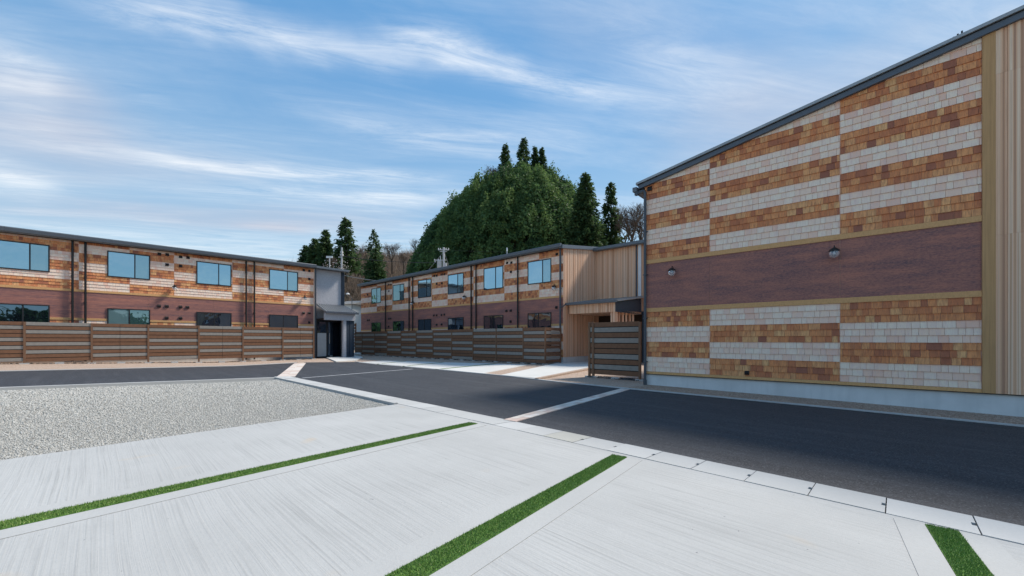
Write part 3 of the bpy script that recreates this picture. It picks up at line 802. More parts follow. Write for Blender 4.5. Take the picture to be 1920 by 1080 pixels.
# roof: slab with two-step rake and eave gutter
def slopebox(mb, u0, u1, y0, y1, f0, f1):
    mb.hexa([(u0, y0, f0(u0)), (u1, y0, f0(u1)), (u1, y1, f0(u1)), (u0, y1, f0(u0)), (u0, y0, f1(u0)), (u1, y0, f1(u1)), (u1, y1, f1(u1)), (u0, y1, f1(u0))])
mb = MB(); slopebox(mb, -.16, GL+.3, -.10, 11.2, lambda u: zt3(u)+.0, lambda u: zt3(u)+.115); mb.build('rake_board', M['fascia'], B3)
mb = MB(); slopebox(mb, -.22, GL+.3, -.15, 11.3, lambda u: zt3(u)+.135, lambda u: zt3(u)+.20)
y = .35
while y < 11: slopebox(mb, -.22, GL+.3, y-.02, y+.02, lambda u: zt3(u)+.20, lambda u: zt3(u)+.235); y += .45
roof3 = mb.build('roof', M['roof'], B3)
mb = MB(); slopebox(mb, -.17, GL+.3, -.11, 11.2, lambda u: zt3(u)+.115, lambda u: zt3(u)+.135); mb.build('drip_edge', M['dark'], B3)
mb = MB(); mb.extx([(0, 0)]*3, 0, 0); mb = MB()
zg = zt3(0)-.10
mb.box(-.32, -.19, -.16, 11.2, zg+.0, zg+.13); mb.box(-.19, -.0, -.06, 11.1, zg-.02, zg+.03); mb.build('gutter', M['gutter'], B3)
mb = MB(); mb.box(-.27, -.17, -.13, -.03, zg-.1, zg); mb.path([(-.2, -.085, zg-.06), (.02, -.085, zg-.02), (.045, -.085, zg-.1)], .035, 8)
mb.tube((.045, -.085, F3.g(0, 0)+.12), (.045, -.085, zg-.08), .04, n=10)
mb.tube((.045, -.085, F3.g(0, 0)-.03), (.045, -.085, F3.g(0, 0)+.14), .055, n=10)
z = .6
while z < 5: mb.box(-.01, .1, -.125, -.0, z, z+.03); z += 1.3
mb.build('downpipe', M['pipe'], B3)
for px, k in ((1447, 1), (1793, 1.6), (1213, 1)):    # snow stops showing above the rake
    u = F3.u(px); z_ = zt3(u)+.19; mb = MB()
    for q in range(4): mb.box(u-.06*k+q*.035*k, u-.045*k+q*.035*k, .06, .09, z_, z_+(.05+.02*q)*k)
    mb.box(u-.07*k, u+.08*k, .05, .11, z_, z_+.03); mb.build('snow_stop', M['dark'], B3)
lamp(B3, F3.u(1263.6), F3.z(1263.6, 512), 1.15); lamp(B3, F3.u(1565), F3.z(1565, 477), 1.15)
vent(B3, F3.u(1401), F3.z(1401, 699), .10); vent(B3, F3.u(1219), F3.z(1219, 354), .13)
for px in (1237, 1297):
    u = F3.u(px); z_ = F3.z(px, 588); MB().path([(u, -.018, z_+.03), (u, -.05, z_+.02), (u, -.055, z_-.02), (u, -.035, z_-.035)], .006, 5).build('hook', M['dark'], B3)

# ------------------------------------------------------------------ long two-storey ranges
BROWN, PALE = 0, 1
def range_building(root, F, Lr, x0, pipes, wins_u, wins_l, seams, cols, vents, lamps, zU, zL, zt, gut, depth=8.0, rise=.137, spx=None, pipe_mat=None):
    """root at u=0; pipes, windows, seams all in image columns of the survey"""
    zt_ = lambda u: zt[0]+(zt[1]-zt[0])*u/Lr
    wall = MB(); g = min(F.g(x0, 0), F.g(Lr, 0))-.1
    wall.v = [(x0, 0.001, .3), (Lr, .001, .3), (Lr, .001, zt_(Lr)), (x0, .001, zt_(x0)), (x0, depth, .3), (Lr, depth, .3), (Lr, depth, zt_(Lr)+rise*depth), (x0, depth, zt_(x0)+rise*depth)]
    wall.f = [(0, 1, 2, 3), (5, 4, 7, 6), (4, 0, 3, 7), (1, 5, 6, 2), (3, 2, 6, 7), (0, 4, 5, 1)]
    wall.build('wall', M['pale'], root)
    MB().box(x0+.01, Lr-.01, .015, depth-.02, g, .298).build('foundation', M['foundation'], root)
    holes = []
    for (a, b, m, t, bt, gm) in wins_u:
        ua, ub, um = F.u(a), F.u(b), F.u(m); z1 = F.z(a, t); z0 = F.z(a, bt); holes.append((ua, ub, z0, z1)); window(root, ua, ub, z0, z1, um, gm)
    for (a, b, m, t, gm) in wins_l:
        ua, ub, um = F.u(a), F.u(b), F.u(m); z1 = F.z(a, t); z0 = max(z1-1.9, .45); holes.append((ua, ub, z0, z1)); window(root, ua, ub, z0, z1, um, gm)
    H2 = [(a+.01, b-.01, c+.01, d-.01) for a, b, c, d in holes]
    us = [F.u(s) if not isinstance(s, str) else float(s) for s in seams]
    bl = [(us[i], us[i+1], cols[i]) for i in range(len(cols))]
    m1 = cladding(root, bl, zU[1]+.002, 6.4, H2, lambda u: zt_(u)-.05)
    m2 = cladding(root, bl, .32, zL[0]-.002, H2, None, down=True)
    far = MB(); mats = []
    for k in (0, 1):
        for m in (m1[k], m2[k]):
            n0 = len(far.v); far.v += m.v; far.f += [tuple(i+n0 for i in f_) for f_ in m.f]; mats += [k]*len(m.f)
    o = far.build('shingles', M['cedar'], root, kind='stuff'); o.data.materials.append(M['pale']); o.data.polygons.foreach_set('material_index', mats)
    trim(root, x0, Lr, zU[0], zU[1], H2); trim(root, x0, Lr, zL[0], zL[1], H2); trim(root, x0, Lr, .30, .318, [])
    n = max(1, round((Lr-x0)/3.03)); pu = [x0+(Lr-x0)*i/n for i in range(n+1)]
    panels(root, pu, zL[1]+.002, zU[0]-.002, H2)
    for p in pipes: pipe(root, F.u(p, -.095), F.g(F.u(p), 0)+.05, zt_(F.u(p))+.05, M['dark'])
    for (a, b) in vents: vent(root, F.u(a), F.z(a, b), .15)
    for (a, b) in lamps: lamp(root, F.u(a), F.z(a, b), 1.35)
    # roof, gutter, snow rail
    r = MB(); th = .13; e = -.22
    def zr(u, y): return zt_(u)+.04+rise*y
    r.hexa([(x0-.05, e, zr(x0, e)), (Lr+.04, e, zr(Lr, e)), (Lr+.04, depth+.3, zr(Lr, depth)), (x0-.05, depth+.3, zr(x0, depth)),
            (x0-.05, e, zr(x0, e)+th), (Lr+.04, e, zr(Lr, e)+th), (Lr+.04, depth+.3, zr(Lr, depth)+th), (x0-.05, depth+.3, zr(x0, depth)+th)])
    u = x0+.1
    while u < Lr:
        r.hexa([(u-.015, e, zr(u, e)+th), (u+.015, e, zr(u, e)+th), (u+.015, depth, zr(u, depth)+th), (u-.015, depth, zr(u, depth)+th),
                (u-.015, e, zr(u, e)+th+.035), (u+.015, e, zr(u, e)+th+.035), (u+.015, depth, zr(u, depth)+th+.035), (u-.015, depth, zr(u, depth)+th+.035)]); u += .455
    r.build('roof', M['roof'], root)
    gt = MB()
    N = 6
    for i in range(N):
        a, b = x0-.05+(Lr-x0+.1)*i/N, x0-.05+(Lr-x0+.1)*(i+1)/N-.004; pts = [(-.23, gut[1]), (-.35, gut[1]), (-.365, gut[1]-.03), (-.34, gut[0]+.03), (-.31, gut[0]), (-.23, gut[0])]
        n0 = len(gt.v); gt.extx(pts, a, b); gt.v[n0:] = [(x_, y_, z_+zt_(x_)) for x_, y_, z_ in gt.v[n0:]]
    gt.build('gutter', M['gutter'], root)
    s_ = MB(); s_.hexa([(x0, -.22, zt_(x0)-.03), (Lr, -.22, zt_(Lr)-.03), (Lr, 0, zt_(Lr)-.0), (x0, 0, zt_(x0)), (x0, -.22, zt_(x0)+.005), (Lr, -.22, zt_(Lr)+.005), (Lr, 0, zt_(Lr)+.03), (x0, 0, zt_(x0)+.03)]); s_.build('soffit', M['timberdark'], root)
    if spx:
        q = MB(); q.tube((x0, .1, zr(x0, .1)+th+.13), (Lr, .1, zr(Lr, .1)+th+.13), .013, n=5)
        u = x0+.5
        while u < Lr: q.tube((u, .1, zr(u, .1)+th), (u, .1, zr(u, .1)+th+.13), .012, n=4); u += 1.4
        q.build('snow_rail', M['pipe'], root)
    return zt_

g_, gl, gf_, gt_ = M['glass'], M['glass_low'], M['glass_frost'], M['glass_teal']
B1 = empty('shingled_apartment_range', (F1.O.x, F1.O.y, 0), F1.a)
tag(B1, 'long two-storey range with four wide upper windows, behind the lane fence', 'building')
x1s = F1.u(-300) if False else -.0
zt1 = range_building(B1, F1, LEN1, 0.0, [136, 160.2, 461.6, 477],
    [(-11, 93.3, 56, 448, 502, g_), (200.8, 281.4, 252.7, 470, 518.5, g_), (368, 433.8, 409.8, 489.3, 532, g_), (504.3, 558.5, 538.7, 504.3, 542.4, g_)],
    [(-11, 93.3, 43, 568, (gl, gl)), (200.8, 281.4, 242.3, 577.7, (gf_, gt_)), (368, 433.8, 401.5, 584.6, gl), (504.3, 558.5, 531, 589.6, (gl, gl))],
    ['0.0', -40, 148, 243, 326.4, 435.5, 475.5, 531.9, 588], [PALE, BROWN, PALE, BROWN, PALE, BROWN, BROWN, PALE],
    [(298.6, 476.4), (313.4, 477.6), (313, 496.3), (338.4, 481.5), (352.3, 483), (338.4, 498.7), (569.5, 506.7), (579.6, 508), (579.6, 523),
     (298, 573.6), (312.8, 574.2), (312.5, 595.8), (338.4, 575.4), (351.4, 576), (338.4, 596.4), (569, 586.4), (579.6, 586.7), (579.6, 604.7)],
    [(326.1, 541), (569.5, 560)], (F1.z(588, 571)-.10, F1.z(588, 571)+.01), (F1.z(588, 608.3)-.11, F1.z(588, 608.3)), (F1.z(0, 437)-.06, F1.z(588, 503.7)), (.03, .24), spx=True)
# corner downpipe with its pale corner board
MB().box(LEN1-.002, LEN1+.045, -.04, .05, .3, zt1(LEN1)).build('corner_board', M['pale'], B1)
pipe(B1, LEN1+.10, F1.g(LEN1, 0)+.02, zt1(LEN1)+.05, M['pipe'], .05)

B2 = empty('shingled_apartment_wing', (F2.O.x, F2.O.y, 0), F2.a)
tag(B2, 'long two-storey wing with six upper windows, joined to the timber-clad porch', 'building')
def c4(x, y=None): return 660+x/3.8575 if y is None else (660+x/3.8575, 440+y/3.8575)
wu = [(143, 211, 180, 392, 500), (298, 378, 349, 367, 482), (480, 575, 541, 333, 460), (696, 809, 766, 293, 433), (955, 1095, 1040, 246, 402), (1273, 1443, 1380, 198, 363)]
wl = [(143, 211, 177, 636), (298, 378, 338, 626), (480, 575, 525, 614), (696, 809, 750, 602), (955, 1095, 1022, 587), (1273, 1443, 1350, 570)]
zt2 = range_building(B2, F2, LEN2, 0.0, [c4(x) for x in (241, 412, 438, 861, 896, 1198)],
    [(c4(a), c4(b), c4(m), 440+t/3.8575, 440+bt/3.8575, gt_ if i < 2 else g_) for i, (a, b, m, t, bt) in enumerate(wu)],
    [(c4(a), c4(b), c4(m), 440+t/3.8575, gl) for a, b, m, t in wl],
    ['0.0', c4(180), c4(293), c4(425), c4(578), c4(693), c4(880), c4(1103), c4(1355), str(LEN2)], [PALE, BROWN, PALE, BROWN, PALE, BROWN, PALE, BROWN, PALE],
    [c4(*p) for p in ((268, 362), (283, 361), (268, 408), (115, 433), (597, 298), (615, 296), (654, 288), (670, 286), (615, 355), (652, 351), (1124, 204), (1155, 202), (1152, 269), (1484, 141),
     (114, 619), (126, 618), (268, 608), (281, 607), (267, 664), (594, 584), (614, 583), (650, 580), (670, 578), (614, 651), (650, 649), (1119, 551), (1150, 549), (1149, 628), (1480, 526))],
    [c4(449, 500), c4(825, 459), c4(1473, 388)], (F2.z(1056, 554)-.10, F2.z(1056, 554)+.01), (F2.z(1056, 606.7)-.11, F2.z(1056, 606.7)), (F2.z(677, 538.5), F2.z(1056, 466)), (.03, .24))
pipe(B2, LEN2-.14, F2.g(LEN2, 0)+.02, zt2(LEN2)+.05, M['pipe'], .05)
MB().path([(LEN2-.14, -.1, 3.05), (LEN2+.1, -.1, 3.15), (LEN2+.25, -.05, 3.3)], .03, 6).build('branch_pipe', M['pipe'], B2)
# planked return wall, recessed link and porch canopy (local frame of B2: beyond u=LEN2)
def planks_x(root, x0, x1, y, z0, z1f, face=-1, name='planks', w0=.09, flip=False):
    """boards upright in a plane of constant y"""
    mb = MB(); x = x0; i = 0
    while x < x1-.005:
        w = min(rnd.choice((.06, .09, .11, .14)), x1-x); pr = (.012 if i % 2 else .024)*face
        a, b = sorted((y, y+pr)); mb.box(x+.0015, x+w-.0015, a, b, z0, z1f(x)); x += w; i += 1
    o = mb.build(name, M['plank'], root, kind='stuff'); return o
def planks_y(root, x, y0, y1, z0, z1f, face=1, name='planks'):
    mb = MB(); y = y0; i = 0
    while y < y1-.005:
        w = min(rnd.choice((.06, .09, .11, .14)), y1-y); pr = (.012 if i % 2 else .024)*face
        a, b = sorted((x, x+pr)); mb.box(a, b, y+.0015, y+w-.0015, z0, z1f(y)); y += w; i += 1
    o = mb.build(name, M['plank'], root, kind='stuff'); return o
zc = zt2(LEN2); rise = .137
planks_y(B2, LEN2+.001, 0.0, 8.0, .3, lambda y: zc+rise*y+.02)
r = MB(); r.hexa([(LEN2+.02, -.24, zc+rise*-.24+.0), (LEN2+.12, -.24, zc-.03), (LEN2+.12, 8.2, zc+rise*8.2), (LEN2+.02, 8.2, zc+rise*8.2), (LEN2+.02, -.24, zc+.17), (LEN2+.12, -.24, zc+.17), (LEN2+.12, 8.2, zc+rise*8.2+.2), (LEN2+.02, 8.2, zc+rise*8.2+.2)])
r.build('rake_board', M['gutter'], B2)
YR = 3.5; XR0, XR1 = LEN2, LEN2+4.6
LK = empty('link_block', (F2.O.x, F2.O.y, 0), F2.a); tag(LK, 'recessed timber-clad link and porch between the six-window wing and the tall gable', 'building')
zk = F2.z(1160, 462, YR)
print('link top', zk, zc+rise*YR)
zk = zc+rise*YR-.10
MB().box(XR0+.03, XR1, YR+.03, YR+4, 2.8, zk+.1).build('upper_wall', M['navy'], LK)
planks_x(LK, XR0+.03, XR1, YR+.03, 2.9, lambda x: zk)
MB().hexa([(XR0+.03, YR-.25, zk-.02), (XR1, YR-.25, zk-.02), (XR1, YR+4.2, zk+.6), (XR0+.03, YR+4.2, zk+.6), (XR0+.03, YR-.25, zk+.16), (XR1, YR-.25, zk+.16), (XR1, YR+4.2, zk+.78), (XR0+.03, YR+4.2, zk+.78)]).build('roof', M['roof'], LK)
MB().extx([(YR-.26, zk+.17), (YR-.38, zk+.17), (YR-.38, zk+.0), (YR-.26, zk-.03)], XR0+.03, XR1).build('gutter', M['gutter'], LK)
lm = MB().tube((XR0+2.72, YR-.05, 3.1), (XR0+2.72, YR-.05, zk), .04, n=8); lm.build('downpipe', M['pipe'], LK)
MB().box(XR0+2.82, XR0+3.0, YR-.05, YR+.0, 2.9, zk).build('corner_board', M['foundation'], LK)
# canopy
cf = .45; cw = 3.0
zb = F2.z(1110, 587, cf); ztp = F2.z(1110, 566, cf)
print('canopy', zb, ztp)
zb, ztp = 2.72, 3.22
planks_x(LK, XR0+.09, XR0+cw, cf, zb, lambda x: ztp)
MB().box(XR0+.09, XR0+cw, cf+.002, YR, zb+.02, zb+.12).build('porch_ceiling', M['plank'], LK)
MB().hexa([(XR0+cw-.06, cf-.03, zb), (XR0+cw+.0, cf-.03, zb), (XR0+cw, YR+1, zb), (XR0+cw-.06, YR+1, zb), (XR0+cw-.06, cf-.03, ztp), (XR0+cw, cf-.03, ztp), (XR0+cw, YR+1, ztp+.55), (XR0+cw-.06, YR+1, ztp+.55)]).build('side_fascia', M['navy'], LK)
cr = MB(); cr.hexa([(XR0+.03, cf-.16, ztp+.02), (XR0+cw+.15, cf-.16, ztp+.02), (XR0+cw+.15, YR+.02, ztp+.45), (XR0+.03, YR+.02, ztp+.45), (XR0+.03, cf-.16, ztp+.10), (XR0+cw+.15, cf-.16, ztp+.10), (XR0+cw+.15, YR+.02, ztp+.53), (XR0+.03, YR+.02, ztp+.53)])
for i in range(7):
    x = XR0+.3+i*.455; cr.hexa([(x, cf-.16, ztp+.10), (x+.03, cf-.16, ztp+.10), (x+.03, YR, ztp+.53), (x, YR, ztp+.53), (x, cf-.16, ztp+.135), (x+.03, cf-.16, ztp+.135), (x+.03, YR, ztp+.565), (x, YR, ztp+.565)])
cr.build('canopy_roof', M['roof'], LK)
MB().extx([(cf-.17, ztp+.11), (cf-.29, ztp+.11), (cf-.28, ztp-.01), (cf-.17, ztp-.03)], XR0+.0, XR0+cw+.12).build('canopy_gutter', M['gutter'], LK)
for x in (XR0+cw-.36, ):
    MB().box(x, x+.28, cf+.05, cf+.33, gz(4, 22)-.05, zb+.02).build('porch_post', M['plank'], LK)
for k in range(5):
    y = cf+.55+k*.42; MB().box(XR0+cw-.2, XR0+cw-.14, y, y+.16, .0, zb+.02).build('screen_slat', M['plank'], LK)
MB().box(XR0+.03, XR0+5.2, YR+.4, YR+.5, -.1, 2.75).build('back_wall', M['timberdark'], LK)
MB().box(XR0+1.0, XR0+2.4, YR+.34, YR+.398, .05, 2.2).build('entrance_door', M['glass_low'], LK)
MB().box(XR0+3.0, XR0+3.35, YR+.1, YR+.35, -.1, 2.78).build('porch_pier', M['navy'], LK)

# ------------------------------------------------------------------ entrance block of the far range
EB = empty('entrance_block', (F1.O.x, F1.O.y, 0), F1.a)
tag(EB, 'blue-grey rendered entrance block with glazed door and lean-to metal canopy', 'building')
ins = .15
x0, x1, x2 = LEN1+.17, F1.u(639.4, ins), F1.u(645, ins)
zu0 = F1.z(617, 572.5, ins); zu1 = F1.z(617, 508, ins)
print('entrance', x0, x1, x2, zu0, zu1)
MB().box(x0, x1, ins, 7, .2, zu1+.02).build('wall', M['bluegrey'], EB)
MB().box(x1+.002, x2, ins-.08, 7.05, .1, zu1+.02).build('corner_pier', M['navy'], EB)
for xx in np.arange(x1+.08, x2-.02, .09): MB().box(float(xx), float(xx)+.03, ins-.1, ins-.08, zu0, zu1).build('rib', M['navy'], EB)
rr = MB(); rr.hexa([(LEN1+.06, -.2, zu1+.03), (x2+.12, -.2, zu1+.0), (x2+.12, 8, zu1+1.05), (LEN1+.06, 8, zu1+1.05), (LEN1+.06, -.2, zu1+.15), (x2+.12, -.2, zu1+.12), (x2+.12, 8, zu1+1.2), (LEN1+.06, 8, zu1+1.2)])
rr.build('roof', M['roof'], EB)
MB().extx([(-.205, zu1+.17), (-.33, zu1+.17), (-.33, zu1+.03), (-.205, zu1)], LEN1+.06, x2+.14).build('gutter', M['gutter'], EB)
# canopy: depth chosen so that its front fascia ends where surveyed
cd = -1.3
cx0, cx1 = LEN1+.2, F1.u(666, cd)
zf0, zf1 = F1.z(630, 600.3, cd), F1.z(630, 587, cd)
print('canopy1', cx0, cx1, zf0, zf1, zu0)
MB().box(cx0, cx1, cd, cd+.16, zf0, zf1).build('canopy_beam', M['bluegrey'], EB)
MB().box(cx1-.16, cx1, cd+.162, ins, zf0, zf1).build('canopy_beam', M['bluegrey'], EB)
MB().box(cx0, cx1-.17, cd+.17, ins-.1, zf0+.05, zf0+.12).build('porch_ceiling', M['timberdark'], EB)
cr = MB(); ov = .12
A = [(cx0-.02, cd-ov, zf1+.02), (cx1+ov, cd-ov, zf1+.02), (x2+.0, ins-.09, zu0-.03), (cx0-.02, ins-.09, zu0-.03)]
cr.hexa(A+[(a, b, c+.06) for a, b, c in A])
n = 12
for i in range(n+1):
    f_ = (i+.3)/(n+.6); p = Vector(A[0]).lerp(Vector(A[1]), f_); q = Vector(A[3]).lerp(Vector(A[2]), f_)
    cr.hexa([(p.x-.015, p.y, p.z+.06), (p.x+.015, p.y, p.z+.06), (q.x+.015, q.y, q.z+.06), (q.x-.015, q.y, q.z+.06), (p.x-.015, p.y, p.z+.10), (p.x+.015, p.y, p.z+.10), (q.x+.015, q.y, q.z+.10), (q.x-.015, q.y, q.z+.10)])
co = cr.build('canopy_roof', M['roof'], EB); co.data.materials.append(M['gutter']); co.data.polygons.foreach_set('material_index', [0]*6+[1]*(len(cr.f)-6))
MB().extx([(cd-ov-.002, zf1+.09), (cd-ov-.11, zf1+.09), (cd-ov-.10, zf1-.03), (cd-ov-.002, zf1-.04)], cx0-.02, cx1+ov+.05).build('canopy_gutter', M['fascia'], EB)
px0, px1 = F1.u(643.2, cd+.1), F1.u(648.6, cd+.1)
gE = F1.g(px0, cd)
MB().box(px0, px1, cd+.04, cd+.3, gE-.05, zf0+.05).build('porch_pillar', M['bluegrey'], EB)
sx0 = px1+.02; sx1 = cx1
xx = sx0
while xx < sx1-.05:
    w_ = min(.26, sx1-xx); MB().box(xx, xx+w_-.035, cd+.08, cd+.14, gE-.05, zf0).build('siding_board', M['navy'], EB); xx += w_
MB().box(sx0, sx1-.02, cd+.142, cd+.3, gE-.05, zf0).build('side_wall', M['navy'], EB)
MB().box(sx1-.12, sx1-.001, cd+.32, ins-.1, gE-.05, zf0).build('side_wall', M['navy'], EB)
# door of dark glass
dd = -.1; dx0, dx1 = cx0-.05, px0+.4
MB().box(dx0, dx1, dd+.06, dd+.1, gE, zf0+.04).build('dark_backing', M['dark'], EB)
door = MB(); um = F1.u(612.5, dd)
for a, b in ((dx0, dx0+.05), (um-.05, um+.05), (dx1-.06, dx1)): door.box(a, b, dd-.04, dd+.055, gE+.02, zf0)
door.box(dx0+.05, dx1-.06, dd-.04, dd+.055, zf0-.1, zf0); door.box(dx0+.05, dx1-.06, dd-.04, dd+.055, gE+.02, gE+.1); D = door.build('entrance_door', M['frame'], EB)
MB().box(dx0+.05, um-.05, dd, dd+.02, gE+.1, zf0-.1).build('pane', M['glass_low'], D); MB().box(um+.05, dx1-.06, dd, dd+.02, gE+.1, zf0-.1).build('pane', M['glass_low'], D)
MB().box(dx0+.05, um-.05, dd-.05, dd-.01, gE+.12, gE+1.75).build('frosted_panel', M['frost'], D)
MB().tube((um+.16, dd-.1, gE+1.0), (um+.16, dd-.1, gE+1.75), .02).build('handle', M['slab_tan'], D)
# ramp
drape('entrance_ramp', [G(*p) for p in ((593, 662), (610, 664), (612, 671.5), (630, 679), (668, 676.5), (680, 671.5), (668, 663), (648, 659.5))], M['pad'], .05, thick=.1)
drape('ramp_kerb', [G(*p) for p in ((606, 664.5), (609, 663.5), (626, 669.5), (620, 671.5))], M['slab_tan'], .16, thick=.2)
drape('ramp_kerb', [G(*p) for p in ((665, 664), (676, 665), (676, 669), (665, 667))], M['pad'], .18, thick=.2)

# ------------------------------------------------------------------ slatted fences
PAT = ['bgbbgbgbbg', 'gbgbbgbgbb', 'bgbgbbgbgb']
def fence(F, insx, posts, gates, hb, ht, pats, label, group=None, endpan=None):
    """posts: image columns where posts stand; boards run between them; hb/ht heights (start, end)"""
    f0 = F.w(F.u(posts[0], insx), insx); root = empty('slatted_fence', (f0.x, f0.y, 0), F.a)
    tag(root, label, 'fence', group)
    u0 = F.u(posts[0], insx); us = [F.u(p, insx)-u0 for p in posts]; gs = [F.u(p, insx)-u0 for p in gates]; Ln = us[-1]
    lerp = lambda ab, u: ab[0]+(ab[1]-ab[0])*u/Ln
    for i, u in enumerate(us):
        g = F.g(u+u0, insx); MB().box(u-.035, u+.035, -.045, .035, g-.03, lerp(ht, u)).build('post', M['post'], root)
        for k in (0, .5):
            if k and i == len(us)-1: continue
            uu = u+(us[min(i+1, len(us)-1)]-u)*k
            MB().box(uu-.14, uu+.14, -.09, .07, g-.05, g+.035).build('footing', M['slab'], root)
    for i in range(len(us)-1):
        a, b = us[i]+.038, us[i+1]-.038; cut = [g for g in gs if a < g < b]; sp = [a]+[c for c in cut]+[b]
        pat = PAT[pats[i % len(pats)]]
        for j in range(10):
            um_ = (a+b)/2; top, bot = lerp(ht, um_), lerp(hb, um_); h = (top-bot)/10; z1 = top-j*h; z0 = z1-h+.028
            for c, d in zip(sp[:-1], sp[1:]):
                sh = rnd.uniform(-.003, .003)
                MB().box(c+.006 if c != a else c, d-.006 if d != b else d, -.022+sh, .010, z0, z1).build('slat', M['slat_brown'] if pat[j] == 'b' else M['slat_grey'], root)
        for c in cut: MB().box(c-.004, c+.004, -.005, .02, lerp(hb, a), lerp(ht, a)-.02).build('gate_gap', M['dark'], root)
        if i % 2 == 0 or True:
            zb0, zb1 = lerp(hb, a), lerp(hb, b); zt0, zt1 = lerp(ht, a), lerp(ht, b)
            MB().hexa([(a, .016, zb0+.03), (b, .016, zb1+.03), (b, .03, zb1+.03), (a, .03, zb0+.03), (a, .016, zt0-.03), (b, .016, zt1-.03), (b, .03, zt1-.03), (a, .03, zt0-.03)]).build('gap_shade_sheet', M['dark'], root)  # dark sheet added behind the slats, painted shade for the gaps
    return root, u0, us
fi = -1.35
u_l = F1.u(0, fi)
posts1 = [-150, 46, 172, 278, 372.7, 455.4, 530, 588]
hb1 = (F1.z(0, 680, fi), F1.z(588, 669.5, fi)); ht1 = (F1.z(0, 602.3, fi), F1.z(588, 615.4, fi)); print('fence1', hb1, ht1)
fu = [F1.u(p, fi) for p in posts1]; sl_b = (hb1[1]-hb1[0])/(F1.u(588, fi)-F1.u(0, fi)); sl_t = (ht1[1]-ht1[0])/(F1.u(588, fi)-F1.u(0, fi))
hb1 = (hb1[0]+sl_b*(fu[0]-F1.u(0, fi)), hb1[1]); ht1 = (ht1[0]+sl_t*(fu[0]-F1.u(0, fi)), ht1[1])
fence(F1, fi, posts1, [225, 417, 563], hb1, ht1, [0, 1, 2, 0, 1, 2, 0], 'brown and grey slatted fence before the four-window range, along the lane by the gravel plot')
fi2 = -1.7
posts2 = [c4(x) for x in (25, 75, 165, 256, 357, 466, 588, 723, 877, 1045, 1240, 1398)]
hb2 = (F2.z(posts2[0], 664, fi2), F2.z(1022, 682, fi2)); ht2 = (F2.z(posts2[0], 622.5, fi2), F2.z(1022, 613.8, fi2)); print('fence2', hb2, ht2)
r2, u02, us2 = fence(F2, fi2, posts2, [c4(207), c4(412)], hb2, ht2, [0, 2, 0, 1, 2, 1, 2, 0, 1, 1, 2], 'brown and grey slatted fence before the six-window wing, running to the timber porch')
# return panel of that fence towards the wall
for j in range(10):
    h = (ht2[1]-hb2[1])/10; z1 = ht2[1]-j*h; MB().box(us2[-1]-.012, us2[-1]+.012, .04, 1.35, z1-h+.028, z1).build('slat', M['slat_brown'] if 'bgbgbbgbgb'[j] == 'b' else M['slat_grey'], r2)
MB().box(us2[-1]-.035, us2[-1]+.035, 1.352, 1.42, 0, ht2[1]).build('post', M['post'], r2)
fi3 = .9
hb3 = (F3.z(1104, 702, fi3), F3.z(1201, 708, fi3)); ht3 = (F3.z(1104, 604, fi3), F3.z(1201, 603.4, fi3)); print('fence3', hb3, ht3)
fence(F3, fi3, [1105.5, 1112.8, 1200], [], (hb3[0], hb3[1]), ht3, [2, 2], 'single slatted fence panel screening the porch, abutting the tall gable wall')
# loose dark pebbles along the fence feet
def strip_poly(F, i0, p0, p1, w0, w1): return [F.w(F.u(p0, i0), i0+w0), F.w(F.u(p1, i0), i0+w0), F.w(F.u(p1, i0), i0+w1), F.w(F.u(p0, i0), i0+w1)]
pebbles('dark_pebbles', strip_poly(F3, fi3, 1105, 1201, -.12, .5), 1500, .012, .026, -.01, M['blackstone'], 'dark loose pebbles under the single porch fence panel', 'gravel', seed=5)
pebbles('dark_pebbles', strip_poly(F1, fi, -100, 588, -.1, .3), 2600, .02, .04, -.01, M['blackstone'], 'dark loose pebbles at the foot of the lane fence', 'gravel', seed=6)
pebbles('dark_pebbles', strip_poly(F2, fi2, posts2[0], posts2[-1], -.1, .3), 2600, .02, .045, -.01, M['blackstone'], 'dark loose pebbles at the foot of the long wing fence', 'gravel', seed=8)

# far fence and wall beyond the gap
ff = empty('slatted_fence', (-15.6, 38.6, 0), F2.a); tag(ff, 'short dark slatted fence piece seen through the gap between the two long ranges', 'fence')
for j in range(9): MB().box(-1.6, 1.2, -.02, .02, .3+j*.28, .3+j*.28+.22).build('slat', M['slat_brown'] if j % 3 else M['slat_grey'], ff)
for x in (-1.6, 1.2): MB().box(x-.04, x+.04, .025, .1, -.1, 2.85).build('post', M['post'], ff)

# ------------------------------------------------------------------ far objects placed by (column, distance)
def at(px, Y): return (px-960)/FOC*Y
def hh(py, Y): return EYE+(HZ-py)/FOC*Y
# houses
def house(px0, px1, Y, eave, ridge, wallm, roofm, label, rz=0, depth=6, wins=()):
    xa, xb = at(px0, Y), at(px1, Y); root = empty('house', ((xa+xb)/2, Y, 0), rz); tag(root, label, 'house')
    w = (xb-xa)/2; ze, zr = hh(eave, Y), hh(ridge, Y)
    MB().box(-w, w, 0, depth, -.3, ze).build('wall', wallm, root)
    g = MB(); g.prism([(0, 0), (1, 0), (1, 1)], 0, 0); g = MB()
    g.v = [(-w-.5, -.6, ze-.05), (w+.5, -.6, ze-.05), (w+.5, depth+.6, ze-.05), (-w-.5, depth+.6, ze-.05), (-w-.5, depth/2, zr), (w+.5, depth/2, zr)]
    g.f = [(0, 1, 5, 4), (2, 3, 4, 5), (0, 4, 3), (1, 2, 5), (0, 3, 2, 1)]; g.build('roof', roofm, root)
    for (a, b, c, d) in wins:
        f_ = MB().box(a, b, -.05, -.001, c, d).build('window', M['frame'], root); MB().box(a+.08, b-.08, -.07, -.052, c+.08, d-.08).build('pane', M['glass_low'], f_)
    return root
